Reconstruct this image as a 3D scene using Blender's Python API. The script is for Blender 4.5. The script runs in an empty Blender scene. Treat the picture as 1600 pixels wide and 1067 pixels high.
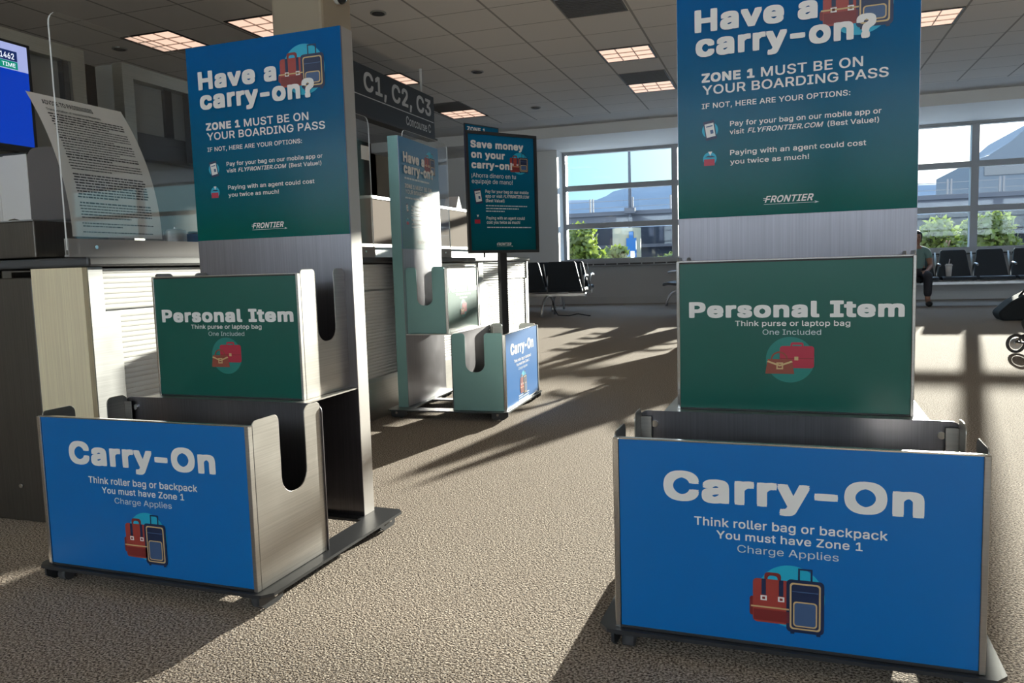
import bpy, bmesh, math, random
from mathutils import Vector, Matrix
random.seed(7)
S = bpy.context.scene
COL = S.collection

# ------------------------------------------------------------------ camera
cam_d = bpy.data.cameras.new('camera')
cam_d.sensor_width = 36.0
cam_d.lens = 1226.88 / 1600 * 36.0
cam_d.clip_end = 2000
cam = bpy.data.objects.new('camera', cam_d)
COL.objects.link(cam)
_r = Vector((0.94630867, 0.32188799, -0.02979983))
_u = Vector((-0.00274532, 0.10018302, 0.99496524))
_f = Vector((-0.32325279, 0.94146242, -0.09568775))
cam.matrix_world = Matrix(((_r.x, _u.x, -_f.x, 0), (_r.y, _u.y, -_f.y, 0), (_r.z, _u.z, -_f.z, 0.791), (0, 0, 0, 1)))
S.camera = cam

# ------------------------------------------------------------------ light
SUN_AZ, SUN_EL = math.radians(11.3), math.radians(8.7)
w = bpy.data.worlds.new('world'); S.world = w; w.use_nodes = True
nt = w.node_tree; nt.nodes.clear()
_d = Vector((math.sin(SUN_AZ) * math.cos(SUN_EL), math.cos(SUN_AZ) * math.cos(SUN_EL), math.sin(SUN_EL)))
def wn(t, **k):
    n = nt.nodes.new(t)
    for q, v in k.items(): setattr(n, q, v)
    return n
def wmath(op, a, b=None, clamp=False):
    n = wn('ShaderNodeMath', operation=op, use_clamp=clamp)
    for i, v in enumerate((a, b)):
        if v is None: continue
        if isinstance(v, (int, float)): n.inputs[i].default_value = v
        else: nt.links.new(v, n.inputs[i])
    return n.outputs[0]
def wmix(f, a, b, mode='MIX'):
    n = wn('ShaderNodeMix', data_type='RGBA', blend_type=mode)
    for i, v in ((0, f), (6, a), (7, b)):
        if isinstance(v, tuple): n.inputs[i].default_value = (*v, 1)
        elif isinstance(v, (int, float)): n.inputs[i].default_value = v
        else: nt.links.new(v, n.inputs[i])
    return n.outputs[2]
tc = wn('ShaderNodeTexCoord'); sp = wn('ShaderNodeSeparateXYZ'); nt.links.new(tc.outputs['Generated'], sp.inputs[0])
dt = wn('ShaderNodeVectorMath', operation='DOT_PRODUCT'); nt.links.new(tc.outputs['Generated'], dt.inputs[0]); dt.inputs[1].default_value = _d
ang = wmath('ARCCOSINE', wmath('MINIMUM', dt.outputs['Value'], 0.99999))
glow = wmath('EXPONENT', wmath('MULTIPLY', ang, -1 / math.radians(8.0)))
up = wmath('MULTIPLY', wmath('SUBTRACT', sp.outputs['Z'], 0.17), 3.0, True)
clear = wmix(up, (0.088, 0.20, 0.242), (0.50, 0.72, 1.1))           # clear sky, brightened overhead, out of view, as fill for floor and ceiling
west = wmix(glow, clear, (1.7, 1.65, 1.5))                              # brightening round the low sun
rear_mask = wmath('MULTIPLY', wmath('SUBTRACT', -0.05, sp.outputs['Y']), 4.0, True)
below = wmath('MULTIPLY', sp.outputs['Z'], -6.0, True)
rear_fill = wmix(below, (1.40, 1.48, 1.66), (2.6, 2.4, 2.2))                # unseen rear half, brightened as fill for sign fronts and ceiling
full = wmix(rear_mask, west, rear_fill)
bg = wn('ShaderNodeBackground'); bg.inputs['Strength'].default_value = 1.0
wo = wn('ShaderNodeOutputWorld')
nt.links.new(full, bg.inputs[0]); nt.links.new(bg.outputs[0], wo.inputs[0])
sd = bpy.data.lights.new('sun', 'SUN'); sd.energy = 5.4; sd.angle = math.radians(0.53); sd.color = (1.0, 0.91, 0.79)
sun = bpy.data.objects.new('sun', sd); COL.objects.link(sun)
sun.rotation_euler = _d.to_track_quat('Z', 'Y').to_euler(); sun.location = (2, 10, 8)
S.view_settings.view_transform = 'Standard'; S.view_settings.look = 'None'
S.view_settings.exposure = 2.1; S.view_settings.gamma = 1.0
S.view_settings.use_curve_mapping = False
S.cycles.use_denoising = True
S.cycles.max_bounces = 8; S.cycles.diffuse_bounces = 5; S.cycles.glossy_bounces = 4
S.cycles.transparent_max_bounces = 24; S.cycles.sample_clamp_indirect = 6
S.cycles.caustics_reflective = False; S.cycles.caustics_refractive = False

# ------------------------------------------------------------------ materials
def mat(name, base, rough=0.6, metal=0.0, spec=0.5, emit=None, estr=0.0):
    m = bpy.data.materials.new(name); m.use_nodes = True
    b = m.node_tree.nodes['Principled BSDF']
    b.inputs['Base Color'].default_value = (*base, 1); b.inputs['Roughness'].default_value = rough
    b.inputs['Metallic'].default_value = metal; b.inputs['Specular IOR Level'].default_value = spec
    if emit:
        b.inputs['Emission Color'].default_value = (*emit, 1); b.inputs['Emission Strength'].default_value = estr
    return m
def nodes(m): return m.node_tree.nodes, m.node_tree.links, m.node_tree.nodes['Principled BSDF']
def coords(m, scale=(1, 1, 1), kind='Object'):
    N, L, b = nodes(m)
    t = N.new('ShaderNodeTexCoord'); mp = N.new('ShaderNodeMapping'); mp.inputs['Scale'].default_value = scale
    L.new(t.outputs[kind], mp.inputs[0]); return mp
def noise(m, scale, detail=4, mapscale=(1, 1, 1), rough=0.6):
    N, L, b = nodes(m)
    mp = coords(m, mapscale); n = N.new('ShaderNodeTexNoise'); n.inputs['Scale'].default_value = scale
    n.inputs['Detail'].default_value = detail; n.inputs['Roughness'].default_value = rough
    L.new(mp.outputs[0], n.inputs['Vector']); return n
def ramp(m, src, stops):
    N, L, b = nodes(m)
    r = N.new('ShaderNodeValToRGB'); e = r.color_ramp.elements
    while len(e) < len(stops): e.new(0.5)
    for k, (p, c) in enumerate(stops):
        e[k].position = p; e[k].color = (*c, 1) if len(c) == 3 else c
    L.new(src, r.inputs[0]); return r
def steel(name, base, rough, axis='z', var=0.10):
    m = mat(name, base, rough, 1.0); N, L, b = nodes(m)
    sc = {'z': (3, 3, 260), 'x': (260, 260, 3)}[axis]
    n = noise(m, 1.0, 3, sc)
    r = ramp(m, n.outputs[0], [(0.3, tuple(c * (1 - var) for c in base)), (0.7, tuple(min(1, c * (1 + var)) for c in base))])
    L.new(r.outputs[0], b.inputs['Base Color'])
    n2 = noise(m, 7.0, 5)
    mr = N.new('ShaderNodeMapRange'); mr.inputs['To Min'].default_value = rough - 0.08; mr.inputs['To Max'].default_value = rough + 0.12
    L.new(n2.outputs[0], mr.inputs[0]); L.new(mr.outputs[0], b.inputs['Roughness'])
    return m
def bump(m, src, strength, dist):
    N, L, b = nodes(m)
    bp = N.new('ShaderNodeBump'); bp.inputs['Strength'].default_value = strength; bp.inputs['Distance'].default_value = dist
    L.new(src, bp.inputs['Height']); L.new(bp.outputs[0], b.inputs['Normal'])

STEEL = steel('brushed_steel', (0.43, 0.41, 0.385), 0.36)
STEELV = steel('brushed_steel_vertical', (0.215, 0.205, 0.225), 0.29, 'x')
STEELD = steel('dull_steel', (0.42, 0.42, 0.42), 0.42)
CHROME = mat('polished_edge', (0.78, 0.78, 0.78), 0.18, 1.0)
BOARDSIDE = mat('pale_board_edge', (0.50, 0.47, 0.45), 0.45, 0.6)
BLACKM = mat('black_metal', (0.025, 0.026, 0.03), 0.42, 0.0)
BLACKP = mat('black_plastic', (0.02, 0.02, 0.022), 0.5)
RUBBER = mat('grey_rubber', (0.06, 0.06, 0.065), 0.7)
WHITE = mat('white_print', (0.80, 0.77, 0.75), 0.45)
SOFTW = mat('thin_white_print', (0.62, 0.66, 0.68), 0.45)
BLUE = mat('blue_print', (0.0, 0.145, 0.46), 0.32)
GREEN = mat('green_print', (0.0, 0.095, 0.072), 0.32)
CYAN = mat('cyan_print', (0.01, 0.40, 0.60), 0.4)
TEAL = mat('teal_print', (0.01, 0.20, 0.17), 0.4)
RED = mat('red_print', (0.36, 0.045, 0.035), 0.4)
DRED = mat('dark_red_print', (0.20, 0.02, 0.02), 0.4)
CRIM = mat('crimson_print', (0.45, 0.02, 0.05), 0.4)
BROWN = mat('brown_print', (0.28, 0.06, 0.035), 0.4)
NAVY = mat('navy_print', (0.010, 0.022, 0.075), 0.4)
SLATE = mat('slate_print', (0.05, 0.10, 0.22), 0.4)
GOLD = mat('gold_print', (0.62, 0.42, 0.20), 0.4)
INK = mat('black_ink', (0.02, 0.02, 0.02), 0.6)
PAPER = mat('paper', (0.88, 0.84, 0.81), 0.8)
WHITEWALL = mat('white_paint', (0.82, 0.81, 0.80), 0.6)
GREYWALL = mat('grey_paint', (0.72, 0.71, 0.70), 0.6)
CREAM = mat('cream_paint', (0.44, 0.36, 0.26), 0.6)
FRAME = mat('window_aluminium', (0.36, 0.37, 0.39), 0.45, 0.3)
GRAPHITE = mat('graphite_vinyl', (0.030, 0.040, 0.054), 0.42)  # base lifted towards blue to take in the haze over the seats
CASTAL = mat('cast_aluminium', (0.55, 0.55, 0.56), 0.3, 1.0)
SIGNBLK = mat('charcoal_sign', (0.018, 0.024, 0.032), 0.45)
SIGNTXT = mat('sign_lettering', (0.62, 0.62, 0.62), 0.5)
LOUVRE = mat('white_slats', (0.80, 0.79, 0.77), 0.35)

def gradient(name, bottom, top):
    m = mat(name, top, 0.16, 0, 0.12); N, L, b = nodes(m)
    t = N.new('ShaderNodeTexCoord'); sx = N.new('ShaderNodeSeparateXYZ')
    L.new(t.outputs['Generated'], sx.inputs[0])
    r = ramp(m, sx.outputs['Z'], [(0.05, bottom), (0.95, top)]); L.new(r.outputs[0], b.inputs['Base Color'])
    return m
HEADER = gradient('blue_to_green_print', (0.0, 0.10, 0.085), (0.0, 0.10, 0.32))
HEADERG = gradient('glossy_blue_to_green_print', (0.0, 0.11, 0.12), (0.01, 0.15, 0.34)); HEADERG.node_tree.nodes['Principled BSDF'].inputs['Specular IOR Level'].default_value = .6; HEADERG.node_tree.nodes['Principled BSDF'].inputs['Roughness'].default_value = .34
SAVEP = gradient('blue_to_teal_print', (0.005, 0.11, 0.135), (0.005, 0.13, 0.27))

# carpet: looped pile, warm grey-brown with dark flecks
CARPET = mat('looped_carpet', (0.3, 0.25, 0.2), 0.95, 0, 0.1)
N, L, b = nodes(CARPET)
mp = coords(CARPET)
vo = N.new('ShaderNodeTexVoronoi'); vo.inputs['Scale'].default_value = 230; L.new(mp.outputs[0], vo.inputs['Vector'])
n1 = noise(CARPET, 190, 2); n2 = noise(CARPET, 1.3, 3)
mx = N.new('ShaderNodeMix'); mx.data_type = 'RGBA'; mx.inputs[0].default_value = 0.12
r1 = ramp(CARPET, n1.outputs[0], [(0.38, (0.050, 0.036, 0.030)), (0.5, (0.34, 0.275, 0.222)), (0.62, (0.66, 0.565, 0.475))])
r2 = ramp(CARPET, n2.outputs[0], [(0.3, (0.29, 0.24, 0.195)), (0.7, (0.36, 0.30, 0.25))])
L.new(r1.outputs[0], mx.inputs[6]); L.new(r2.outputs[0], mx.inputs[7]); L.new(mx.outputs[2], b.inputs['Base Color'])
ad = N.new('ShaderNodeMath'); ad.operation = 'SUBTRACT'; L.new(n1.outputs[0], ad.inputs[0]); L.new(vo.outputs['Distance'], ad.inputs[1])
bump(CARPET, ad.outputs[0], 0.5, 0.0036)

# ceiling tiles 0.61 m with a shadow-line grid
def tiles(name, base, line, u0, v0, step=0.61, width=0.012):
    m = mat(name, base, 0.9, 0, 0.15); N, L, b = nodes(m)
    mp = coords(m); sx = N.new('ShaderNodeSeparateXYZ'); L.new(mp.outputs[0], sx.inputs[0])
    outs = []
    for ax, o in (('X', u0), ('Y', v0)):
        a = N.new('ShaderNodeMath'); a.operation = 'SUBTRACT'; a.inputs[1].default_value = o - 50 * step; L.new(sx.outputs[ax], a.inputs[0])
        d = N.new('ShaderNodeMath'); d.operation = 'MODULO'; d.inputs[1].default_value = step; L.new(a.outputs[0], d.inputs[0])
        c = N.new('ShaderNodeMath'); c.operation = 'LESS_THAN'; c.inputs[1].default_value = width if ax == 'Y' else width * 1.9; L.new(d.outputs[0], c.inputs[0])
        outs.append(c)
    mxx = N.new('ShaderNodeMath'); mxx.operation = 'MAXIMUM'; L.new(outs[0].outputs[0], mxx.inputs[0]); L.new(outs[1].outputs[0], mxx.inputs[1])
    k = N.new('ShaderNodeMix'); k.data_type = 'RGBA'; k.inputs[6].default_value = (*base, 1); k.inputs[7].default_value = (*line, 1)
    L.new(mxx.outputs[0], k.inputs[0])
    n = noise(m, 180, 3); bump(m, n.outputs[0], 0.25, 0.003)
    L.new(k.outputs[2], b.inputs['Base Color'])
    return m
CEIL = tiles('ceiling_tiles', (0.86, 0.84, 0.82), (0.42, 0.41, 0.40), -1.967, 7.655)
CEILP = mat('ceiling_plaster', (0.74, 0.73, 0.72), 0.8)

def glass(name, tint, gloss=0.06, rough=0.02):
    m = bpy.data.materials.new(name); m.use_nodes = True
    N = m.node_tree.nodes; L = m.node_tree.links; N.clear()
    o = N.new('ShaderNodeOutputMaterial'); t = N.new('ShaderNodeBsdfTransparent'); t.inputs[0].default_value = (*tint, 1)
    g = N.new('ShaderNodeBsdfGlossy'); g.inputs['Roughness'].default_value = rough
    lw = N.new('ShaderNodeLayerWeight'); lw.inputs[0].default_value = 0.5
    pw = N.new('ShaderNodeMath'); pw.operation = 'POWER'; pw.inputs[1].default_value = 4.0; L.new(lw.outputs['Facing'], pw.inputs[0])
    mu = N.new('ShaderNodeMath'); mu.operation = 'MULTIPLY_ADD'; mu.inputs[1].default_value = 0.7; mu.inputs[2].default_value = gloss; mu.use_clamp = True
    L.new(pw.outputs[0], mu.inputs[0])
    x = N.new('ShaderNodeMixShader'); L.new(mu.outputs[0], x.inputs[0])
    L.new(t.outputs[0], x.inputs[1]); L.new(g.outputs[0], x.inputs[2]); L.new(x.outputs[0], o.inputs[0])
    return m
PANE = glass('window_glass', (0.93, 0.97, 0.97), 0.03)
ACRYL = glass('clear_acrylic', (0.95, 0.96, 0.96), 0.05)
SMOKE = glass('smoky_acrylic', (0.55, 0.53, 0.54), 0.015, 0.08)
N = SMOKE.node_tree.nodes; L = SMOKE.node_tree.links; df = N.new('ShaderNodeBsdfDiffuse'); df.inputs[0].default_value = (.30, .27, .27, 1)
x2 = N.new('ShaderNodeMixShader'); x2.inputs[0].default_value = .42; o_ = [q for q in N if q.type == 'OUTPUT_MATERIAL'][0]
L.new(o_.inputs[0].links[0].from_socket, x2.inputs[1]); L.new(df.outputs[0], x2.inputs[2]); L.new(x2.outputs[0], o_.inputs[0])
ACEDGE = mat('acrylic_edge', (0.72, 0.72, 0.72), 0.3)

# ------------------------------------------------------------------ mesh helpers
class MB:
    def __init__(self): self.bm = bmesh.new(); self.ms = []
    def mi(self, m):
        if m not in self.ms: self.ms.append(m)
        return self.ms.index(m)
    def face(self, pts, m):
        f = self.bm.faces.new([self.bm.verts.new(p) for p in pts]); f.material_index = self.mi(m); return f
    def box(self, x0, x1, y0, y1, z0, z1, m):
        v = [self.bm.verts.new((x, y, z)) for x in (x0, x1) for y in (y0, y1) for z in (z0, z1)]
        k = self.mi(m)
        for q in ((0, 1, 3, 2), (4, 6, 7, 5), (0, 4, 5, 1), (2, 3, 7, 6), (0, 2, 6, 4), (1, 5, 7, 3)):
            self.bm.faces.new([v[i] for i in q]).material_index = k
        return v
    def prism(self, pts, fn, a, b, m):
        """outline pts (p,q), extruded from a to b; fn(p,q,t)->xyz"""
        k = self.mi(m); A = [self.bm.verts.new(fn(p, q, a)) for p, q in pts]; B = [self.bm.verts.new(fn(p, q, b)) for p, q in pts]
        n = len(pts)
        fs = [self.bm.faces.new(A[::-1]), self.bm.faces.new(B)]
        for i in range(n): fs.append(self.bm.faces.new((A[i], A[(i + 1) % n], B[(i + 1) % n], B[i])))
        for f in fs: f.material_index = k
        return fs
    def tube(self, path, r, m, seg=8, cap=True):
        k = self.mi(m); rings = []; path = [Vector(p) for p in path]
        for i, p in enumerate(path):
            t = (path[min(i + 1, len(path) - 1)] - path[max(i - 1, 0)]).normalized()
            a = t.orthogonal().normalized() if i == 0 else (rings_n - rings_n.dot(t) * t).normalized()
            rings_n = a; bb = t.cross(a); rr = r[i] if isinstance(r, (list, tuple)) else r
            rings.append([self.bm.verts.new(p + (a * math.cos(q) + bb * math.sin(q)) * rr) for q in [2 * math.pi * j / seg for j in range(seg)]])
        for i in range(len(rings) - 1):
            for j in range(seg):
                f = self.bm.faces.new((rings[i][j], rings[i][(j + 1) % seg], rings[i + 1][(j + 1) % seg], rings[i + 1][j])); f.material_index = k; f.smooth = True
        if cap:
            self.bm.faces.new(rings[0][::-1]).material_index = k; self.bm.faces.new(rings[-1]).material_index = k
    def cyl(self, c, r, h, m, axis='z', seg=20, r2=None):
        c = Vector(c); d = {'x': Vector((1, 0, 0)), 'y': Vector((0, 1, 0)), 'z': Vector((0, 0, 1))}[axis]
        self.tube([c - d * h / 2, c + d * h / 2], [r, r if r2 is None else r2], m, seg)
    def build(self, name, parent=None, loc=None, rz=0.0, bevel=0.0, seg=2, smooth=False):
        me = bpy.data.meshes.new(name)
        bmesh.ops.recalc_face_normals(self.bm, faces=self.bm.faces) if not getattr(self, 'keep', False) else None
        self.bm.to_mesh(me); self.bm.free()
        for m in self.ms: me.materials.append(m)
        o = bpy.data.objects.new(name, me); COL.objects.link(o)
        if parent: o.parent = parent
        if loc: o.location = loc
        o.rotation_euler.z = rz
        if smooth:
            for p in me.polygons: p.use_smooth = True
        if bevel:
            bv = o.modifiers.new('bevel', 'BEVEL'); bv.width = bevel; bv.segments = seg; bv.limit_method = 'ANGLE'
        return o
def tag(o, label, cat, group=None):
    o['label'] = label; o['category'] = cat
    if group: o['group'] = group
    return o
def thing(name, label, cat, loc=(0, 0, 0), rz=0.0, group=None):
    o = bpy.data.objects.new(name, None); COL.objects.link(o); o.location = loc; o.rotation_euler.z = rz
    o.empty_display_size = 0.1
    return tag(o, label, cat, group)
def struct(o): o['kind'] = 'structure'; return o
def children(o): return [c for c in bpy.data.objects if c.parent == o]
def dup(root, loc, rz, label, group=None, skip=()):
    kids = {}
    for c in bpy.data.objects:
        if c.parent: kids.setdefault(c.parent.name, []).append(c)
    def rec(o, par):
        c = o.copy(); COL.objects.link(c)
        if par: c.parent = par
        for k in kids.get(o.name, []):
            if k.name.split('.')[0] in skip: continue
            rec(k, c)
        return c
    r = rec(root, None); r.location = loc; r.rotation_euler.z = rz; r['label'] = label
    if group: r['group'] = group
    return r
def arc(cx, cy, r, a0, a1, n=8):
    return [(cx + r * math.cos(math.radians(a0 + (a1 - a0) * i / n)), cy + r * math.sin(math.radians(a0 + (a1 - a0) * i / n))) for i in range(n + 1)]
YZ = lambda p, q, t: (t, p, q)
XZ = lambda p, q, t: (p, t, q)
XY = lambda p, q, t: (p, q, t)

# ------------------------------------------------------------------ lettering and printed panels
# letter outlines: advance, then the x y points of each outline (thousandths)
GLYPHS = {
' ': (188, ()),
'!': (196, ('67 160 63 509 132 509 128 160', '98 -4 91 -4 84 -2 77 1 72 4 66 9 61 15 57 20 54 27 53 34 52 41 53 48 54 55 57 61 61 67 66 73 72 78 77 81 84 84 91 86 98 86 105 86 112 84 119 81 124 78 130 73 135 67 138 61 141 55 143 48 143 41 143 34 141 27 138 20 135 15 130 9 124 4 119 1 112 -2 105 -4', )),
'(': (273, ('89 207 89 229 91 252 93 276 97 300 106 348 117 395 132 441 140 463 149 484 158 503 167 522 177 539 236 539 217 496 199 451 184 405 171 359 161 313 155 269 151 227 151 189 154 152 160 115 169 76 188 16 215 -49 236 -96 177 -96 160 -66 146 -37 132 -7 121 24 111 55 103 86 97 116 93 146 90 176', )),
')': (273, ('37 -96 59 -48 78 -3 86 18 99 59 109 97 116 134 121 171 122 207 120 248 115 291 112 313 102 359 89 405 74 451 66 474 47 518 37 539 97 539 116 503 133 463 142 441 156 395 168 347 173 323 180 276 184 229 184 207 183 176 181 145 176 115 170 84 161 53 151 23 140 -8 127 -38 113 -67 97 -96', )),
',': (188, ('38 -119 68 71 137 71 84 -119', )),
'-': (453, ('337 244 337 188 114 188 114 244', )),
'.': (188, ('95 -4 88 -4 81 -2 75 1 69 4 63 9 58 15 55 20 52 27 50 34 50 41 50 49 52 56 55 62 58 68 69 78 75 82 81 85 88 86 95 87 103 86 110 85 116 82 122 78 133 68 136 62 139 56 140 49 141 41 141 34 139 27 136 20 133 15 128 9 122 4 116 1 110 -2 103 -4', )),
'0': (453, ('227 -7 205 -6 184 -2 165 4 147 13 130 24 115 38 101 53 89 71 78 91 69 113 61 137 56 164 51 192 49 222 48 254 49 286 51 316 56 344 61 371 69 395 78 417 89 437 101 455 115 471 130 484 147 495 165 504 184 511 205 515 227 516 249 515 269 511 288 504 306 495 323 484 338 471 352 455 364 437 375 417 384 395 392 371 397 344 402 316 404 286 405 254 404 222 402 192 397 164 392 137 384 113 375 91 364 71 352 53 338 38 323 24 307 13 289 4 269 -2 249 -6', '227 50 242 51 255 54 268 59 279 65 290 74 300 84 309 97 317 111 324 126 330 144 335 163 339 183 342 205 343 229 344 254 343 279 342 303 339 325 335 346 330 365 324 382 317 398 309 412 300 424 290 435 279 444 268 451 255 456 242 459 227 460 212 459 199 456 186 451 174 444 163 435 153 424 144 412 136 398 129 382 123 365 118 346 114 325 111 303 110 279 109 254 110 229 111 205 114 183 118 163 123 144 129 126 136 111 144 97 153 84 163 74 174 65 186 59 199 54 212 51', )),
'1': (453, ('76 0 76 55 212 55 212 448 209 448 86 358 86 427 198 509 276 509 276 55 391 55 391 0', )),
'2': (453, ('64 0 64 47 266 263 289 291 302 310 311 327 317 344 320 362 320 382 318 392 316 402 312 410 308 419 302 426 296 433 289 439 282 444 264 453 255 456 245 458 235 460 224 460 212 460 201 458 191 455 181 452 172 447 164 442 157 436 150 429 144 422 139 413 135 404 131 395 129 385 127 374 127 362 66 362 67 380 69 396 73 413 79 428 86 442 95 455 105 467 117 478 129 488 143 496 158 503 173 509 190 513 207 515 225 516 243 515 260 513 276 509 291 504 306 497 319 489 332 479 343 469 353 458 361 445 368 432 374 418 378 403 380 388 381 372 380 350 378 339 375 328 366 307 361 295 354 284 346 271 325 245 284 198 153 60 153 57 389 57 389 0', )),
'3': (453, ('218 -7 200 -6 182 -4 165 -1 148 4 133 10 118 17 104 26 92 35 80 45 70 57 61 70 55 84 49 99 46 115 44 132 109 132 111 122 113 112 117 103 121 95 126 87 132 80 139 74 147 68 156 63 165 59 185 53 207 50 231 50 242 52 254 54 265 57 285 66 294 71 302 78 309 85 315 93 320 102 324 111 327 122 328 133 329 145 329 156 327 166 324 177 321 187 316 196 310 205 303 213 295 221 285 228 275 234 263 239 249 243 235 246 218 247 201 248 157 248 157 299 288 448 288 452 70 452 70 509 372 509 372 461 221 290 233 290 254 290 273 287 291 282 308 276 323 268 338 258 350 248 361 236 371 222 379 208 385 193 390 178 392 162 393 145 392 127 389 111 385 95 378 80 370 66 360 53 350 41 337 30 324 20 309 12 292 5 275 0 257 -4 238 -6', )),
'4': (453, ('40 105 40 158 247 509 311 509 109 166 109 163 282 163 282 318 343 318 343 163 413 163 413 105 343 105 343 0 282 0 282 105', )),
'5': (453, ('221 -7 203 -6 186 -4 170 -1 155 5 140 11 126 19 114 27 102 37 92 48 83 60 75 73 69 86 64 100 61 115 60 130 122 130 126 113 129 104 133 96 138 89 144 82 157 70 173 60 182 56 191 53 211 50 221 50 233 51 245 52 256 55 266 59 276 64 285 70 294 78 301 85 308 94 314 104 319 115 323 126 326 137 327 150 328 162 327 175 326 187 323 199 319 210 314 221 308 231 301 240 293 248 284 256 275 262 265 267 254 272 242 275 230 276 218 277 198 276 177 271 158 265 141 256 128 246 67 253 96 509 366 509 366 452 151 452 134 301 136 301 151 312 168 321 188 328 208 333 229 334 243 333 256 332 269 329 282 325 294 321 305 316 316 309 326 302 336 294 353 276 361 266 368 255 374 243 379 231 383 218 387 205 389 192 391 178 391 163 390 144 388 125 383 108 377 91 369 76 359 61 349 48 337 35 323 25 309 15 293 7 276 1 259 -3 240 -6', )),
'6': (453, ('226 -7 208 -6 190 -4 173 1 157 7 142 15 128 24 115 35 104 46 93 60 84 74 77 90 71 107 67 124 65 143 64 162 65 177 66 192 70 207 74 223 80 239 88 256 97 275 108 295 137 340 252 509 322 509 175 296 189 304 203 310 218 313 235 314 253 313 270 311 286 307 302 302 316 295 329 286 341 277 352 266 362 253 370 240 377 225 382 210 386 193 388 176 389 157 388 138 386 121 381 104 376 88 368 73 359 59 348 45 337 34 324 23 310 14 295 6 279 1 262 -4 245 -6', '226 48 238 49 249 50 260 53 270 58 288 69 296 76 303 83 309 92 314 101 319 111 322 122 325 133 327 145 327 157 327 169 325 181 322 192 319 203 309 223 303 231 296 239 288 245 270 256 260 260 249 263 238 264 226 265 215 264 204 263 193 260 183 257 174 252 165 246 157 239 150 232 144 223 138 214 133 204 130 193 127 182 125 170 125 158 125 146 127 134 130 123 133 112 138 102 144 92 150 84 157 76 165 69 183 58 193 53 204 50 215 49', )),
':': (188, ('95 -4 88 -4 81 -2 75 1 69 4 63 9 58 15 55 20 52 27 50 34 50 41 50 49 52 56 55 62 58 68 69 78 75 82 81 85 88 86 95 87 103 86 110 85 116 82 122 78 133 68 136 62 139 56 140 49 141 41 141 34 139 27 136 20 133 15 128 9 122 4 116 1 110 -2 103 -4', '95 271 88 271 81 273 75 276 69 279 63 284 58 290 55 296 52 302 50 309 50 316 50 324 52 331 55 337 58 343 63 349 69 353 75 357 81 360 88 361 95 362 103 361 110 360 116 357 122 353 128 349 133 343 136 337 139 331 141 324 141 316 141 309 139 302 136 296 133 290 128 284 122 279 116 276 110 273 103 271', )),
'?': (358, ('132 152 132 177 133 192 135 207 138 219 141 230 145 239 150 248 155 256 161 263 175 275 218 304 234 318 241 326 247 334 252 343 257 352 260 362 261 373 262 384 262 393 260 402 258 410 254 418 245 432 240 438 234 443 227 448 212 455 196 460 187 462 169 462 153 459 137 453 130 449 123 444 117 439 111 432 102 417 98 409 95 399 93 389 92 378 27 378 28 395 31 411 35 426 41 439 49 452 58 464 67 475 78 484 90 492 103 499 117 505 131 510 146 513 162 515 178 516 195 515 211 513 227 510 241 504 255 498 268 491 279 482 289 473 298 462 306 451 312 439 318 426 321 412 323 397 324 382 323 366 321 351 318 337 312 323 306 311 298 300 289 289 279 279 267 270 231 245 219 235 214 230 206 218 200 205 196 189 194 170 194 152', '164 -4 156 -4 149 -2 143 1 137 4 131 9 127 15 123 20 120 27 119 34 118 41 119 48 120 55 123 61 127 67 131 73 137 78 143 81 149 84 156 86 164 86 171 86 178 84 184 81 190 78 196 73 201 67 204 61 207 55 209 48 209 41 209 34 207 27 204 20 201 15 196 9 190 4 184 1 178 -2 171 -4', )),
'A': (480, ('16 0 201 509 276 509 463 0 395 0 344 142 135 142 85 0', '324 199 287 302 264 372 239 456 213 371 191 302 155 199', )),
'B': (456, ('60 0 60 509 241 509 261 508 280 506 298 503 314 497 329 491 342 483 354 474 364 464 373 454 381 442 387 430 392 417 395 403 397 389 398 374 398 361 396 350 394 339 391 329 387 320 376 304 370 297 363 291 349 281 332 273 315 267 315 262 325 261 334 258 344 255 363 245 372 239 381 231 389 223 396 213 402 203 408 192 412 179 416 166 417 152 418 136 417 121 415 107 412 93 406 79 400 67 392 55 383 44 372 34 359 26 344 18 328 12 311 6 291 3 270 1 247 0', '125 57 245 57 267 58 287 61 304 65 318 72 330 80 339 89 346 100 351 111 354 124 355 137 354 147 353 157 350 166 347 175 337 192 330 199 323 206 306 218 296 223 285 226 274 229 261 231 248 231 125 231', '125 285 249 285 259 287 269 289 288 296 297 301 305 306 312 312 318 319 328 334 331 343 334 352 336 362 336 372 335 385 332 398 328 409 321 420 313 429 302 437 290 444 275 448 259 451 240 452 125 452', )),
'C': (510, ('267 -7 241 -6 217 -2 193 5 171 14 150 25 130 39 113 55 97 73 82 93 70 115 59 139 51 166 45 193 41 223 40 254 41 285 45 315 51 343 59 369 70 393 82 415 97 436 113 454 130 470 150 484 171 495 193 504 217 511 241 515 267 516 282 516 297 514 312 512 326 508 354 499 367 494 379 487 391 480 413 462 423 452 432 442 440 430 448 418 455 406 461 392 466 378 470 363 473 348 408 348 402 368 394 386 384 403 372 416 350 434 342 438 324 446 306 452 287 455 267 456 249 455 231 452 215 447 199 441 184 432 170 422 156 410 145 397 134 381 125 364 117 345 111 325 107 303 104 279 103 254 104 229 107 206 111 184 117 164 125 145 134 128 145 112 157 99 170 86 184 76 199 68 215 61 232 57 249 54 267 53 287 54 306 57 324 63 342 71 350 75 365 87 378 99 384 106 394 123 402 140 408 160 473 160 470 145 466 131 461 117 455 103 440 79 432 67 423 57 413 47 391 29 379 22 367 15 354 10 327 1 313 -3 298 -5 282 -7', )),
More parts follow.
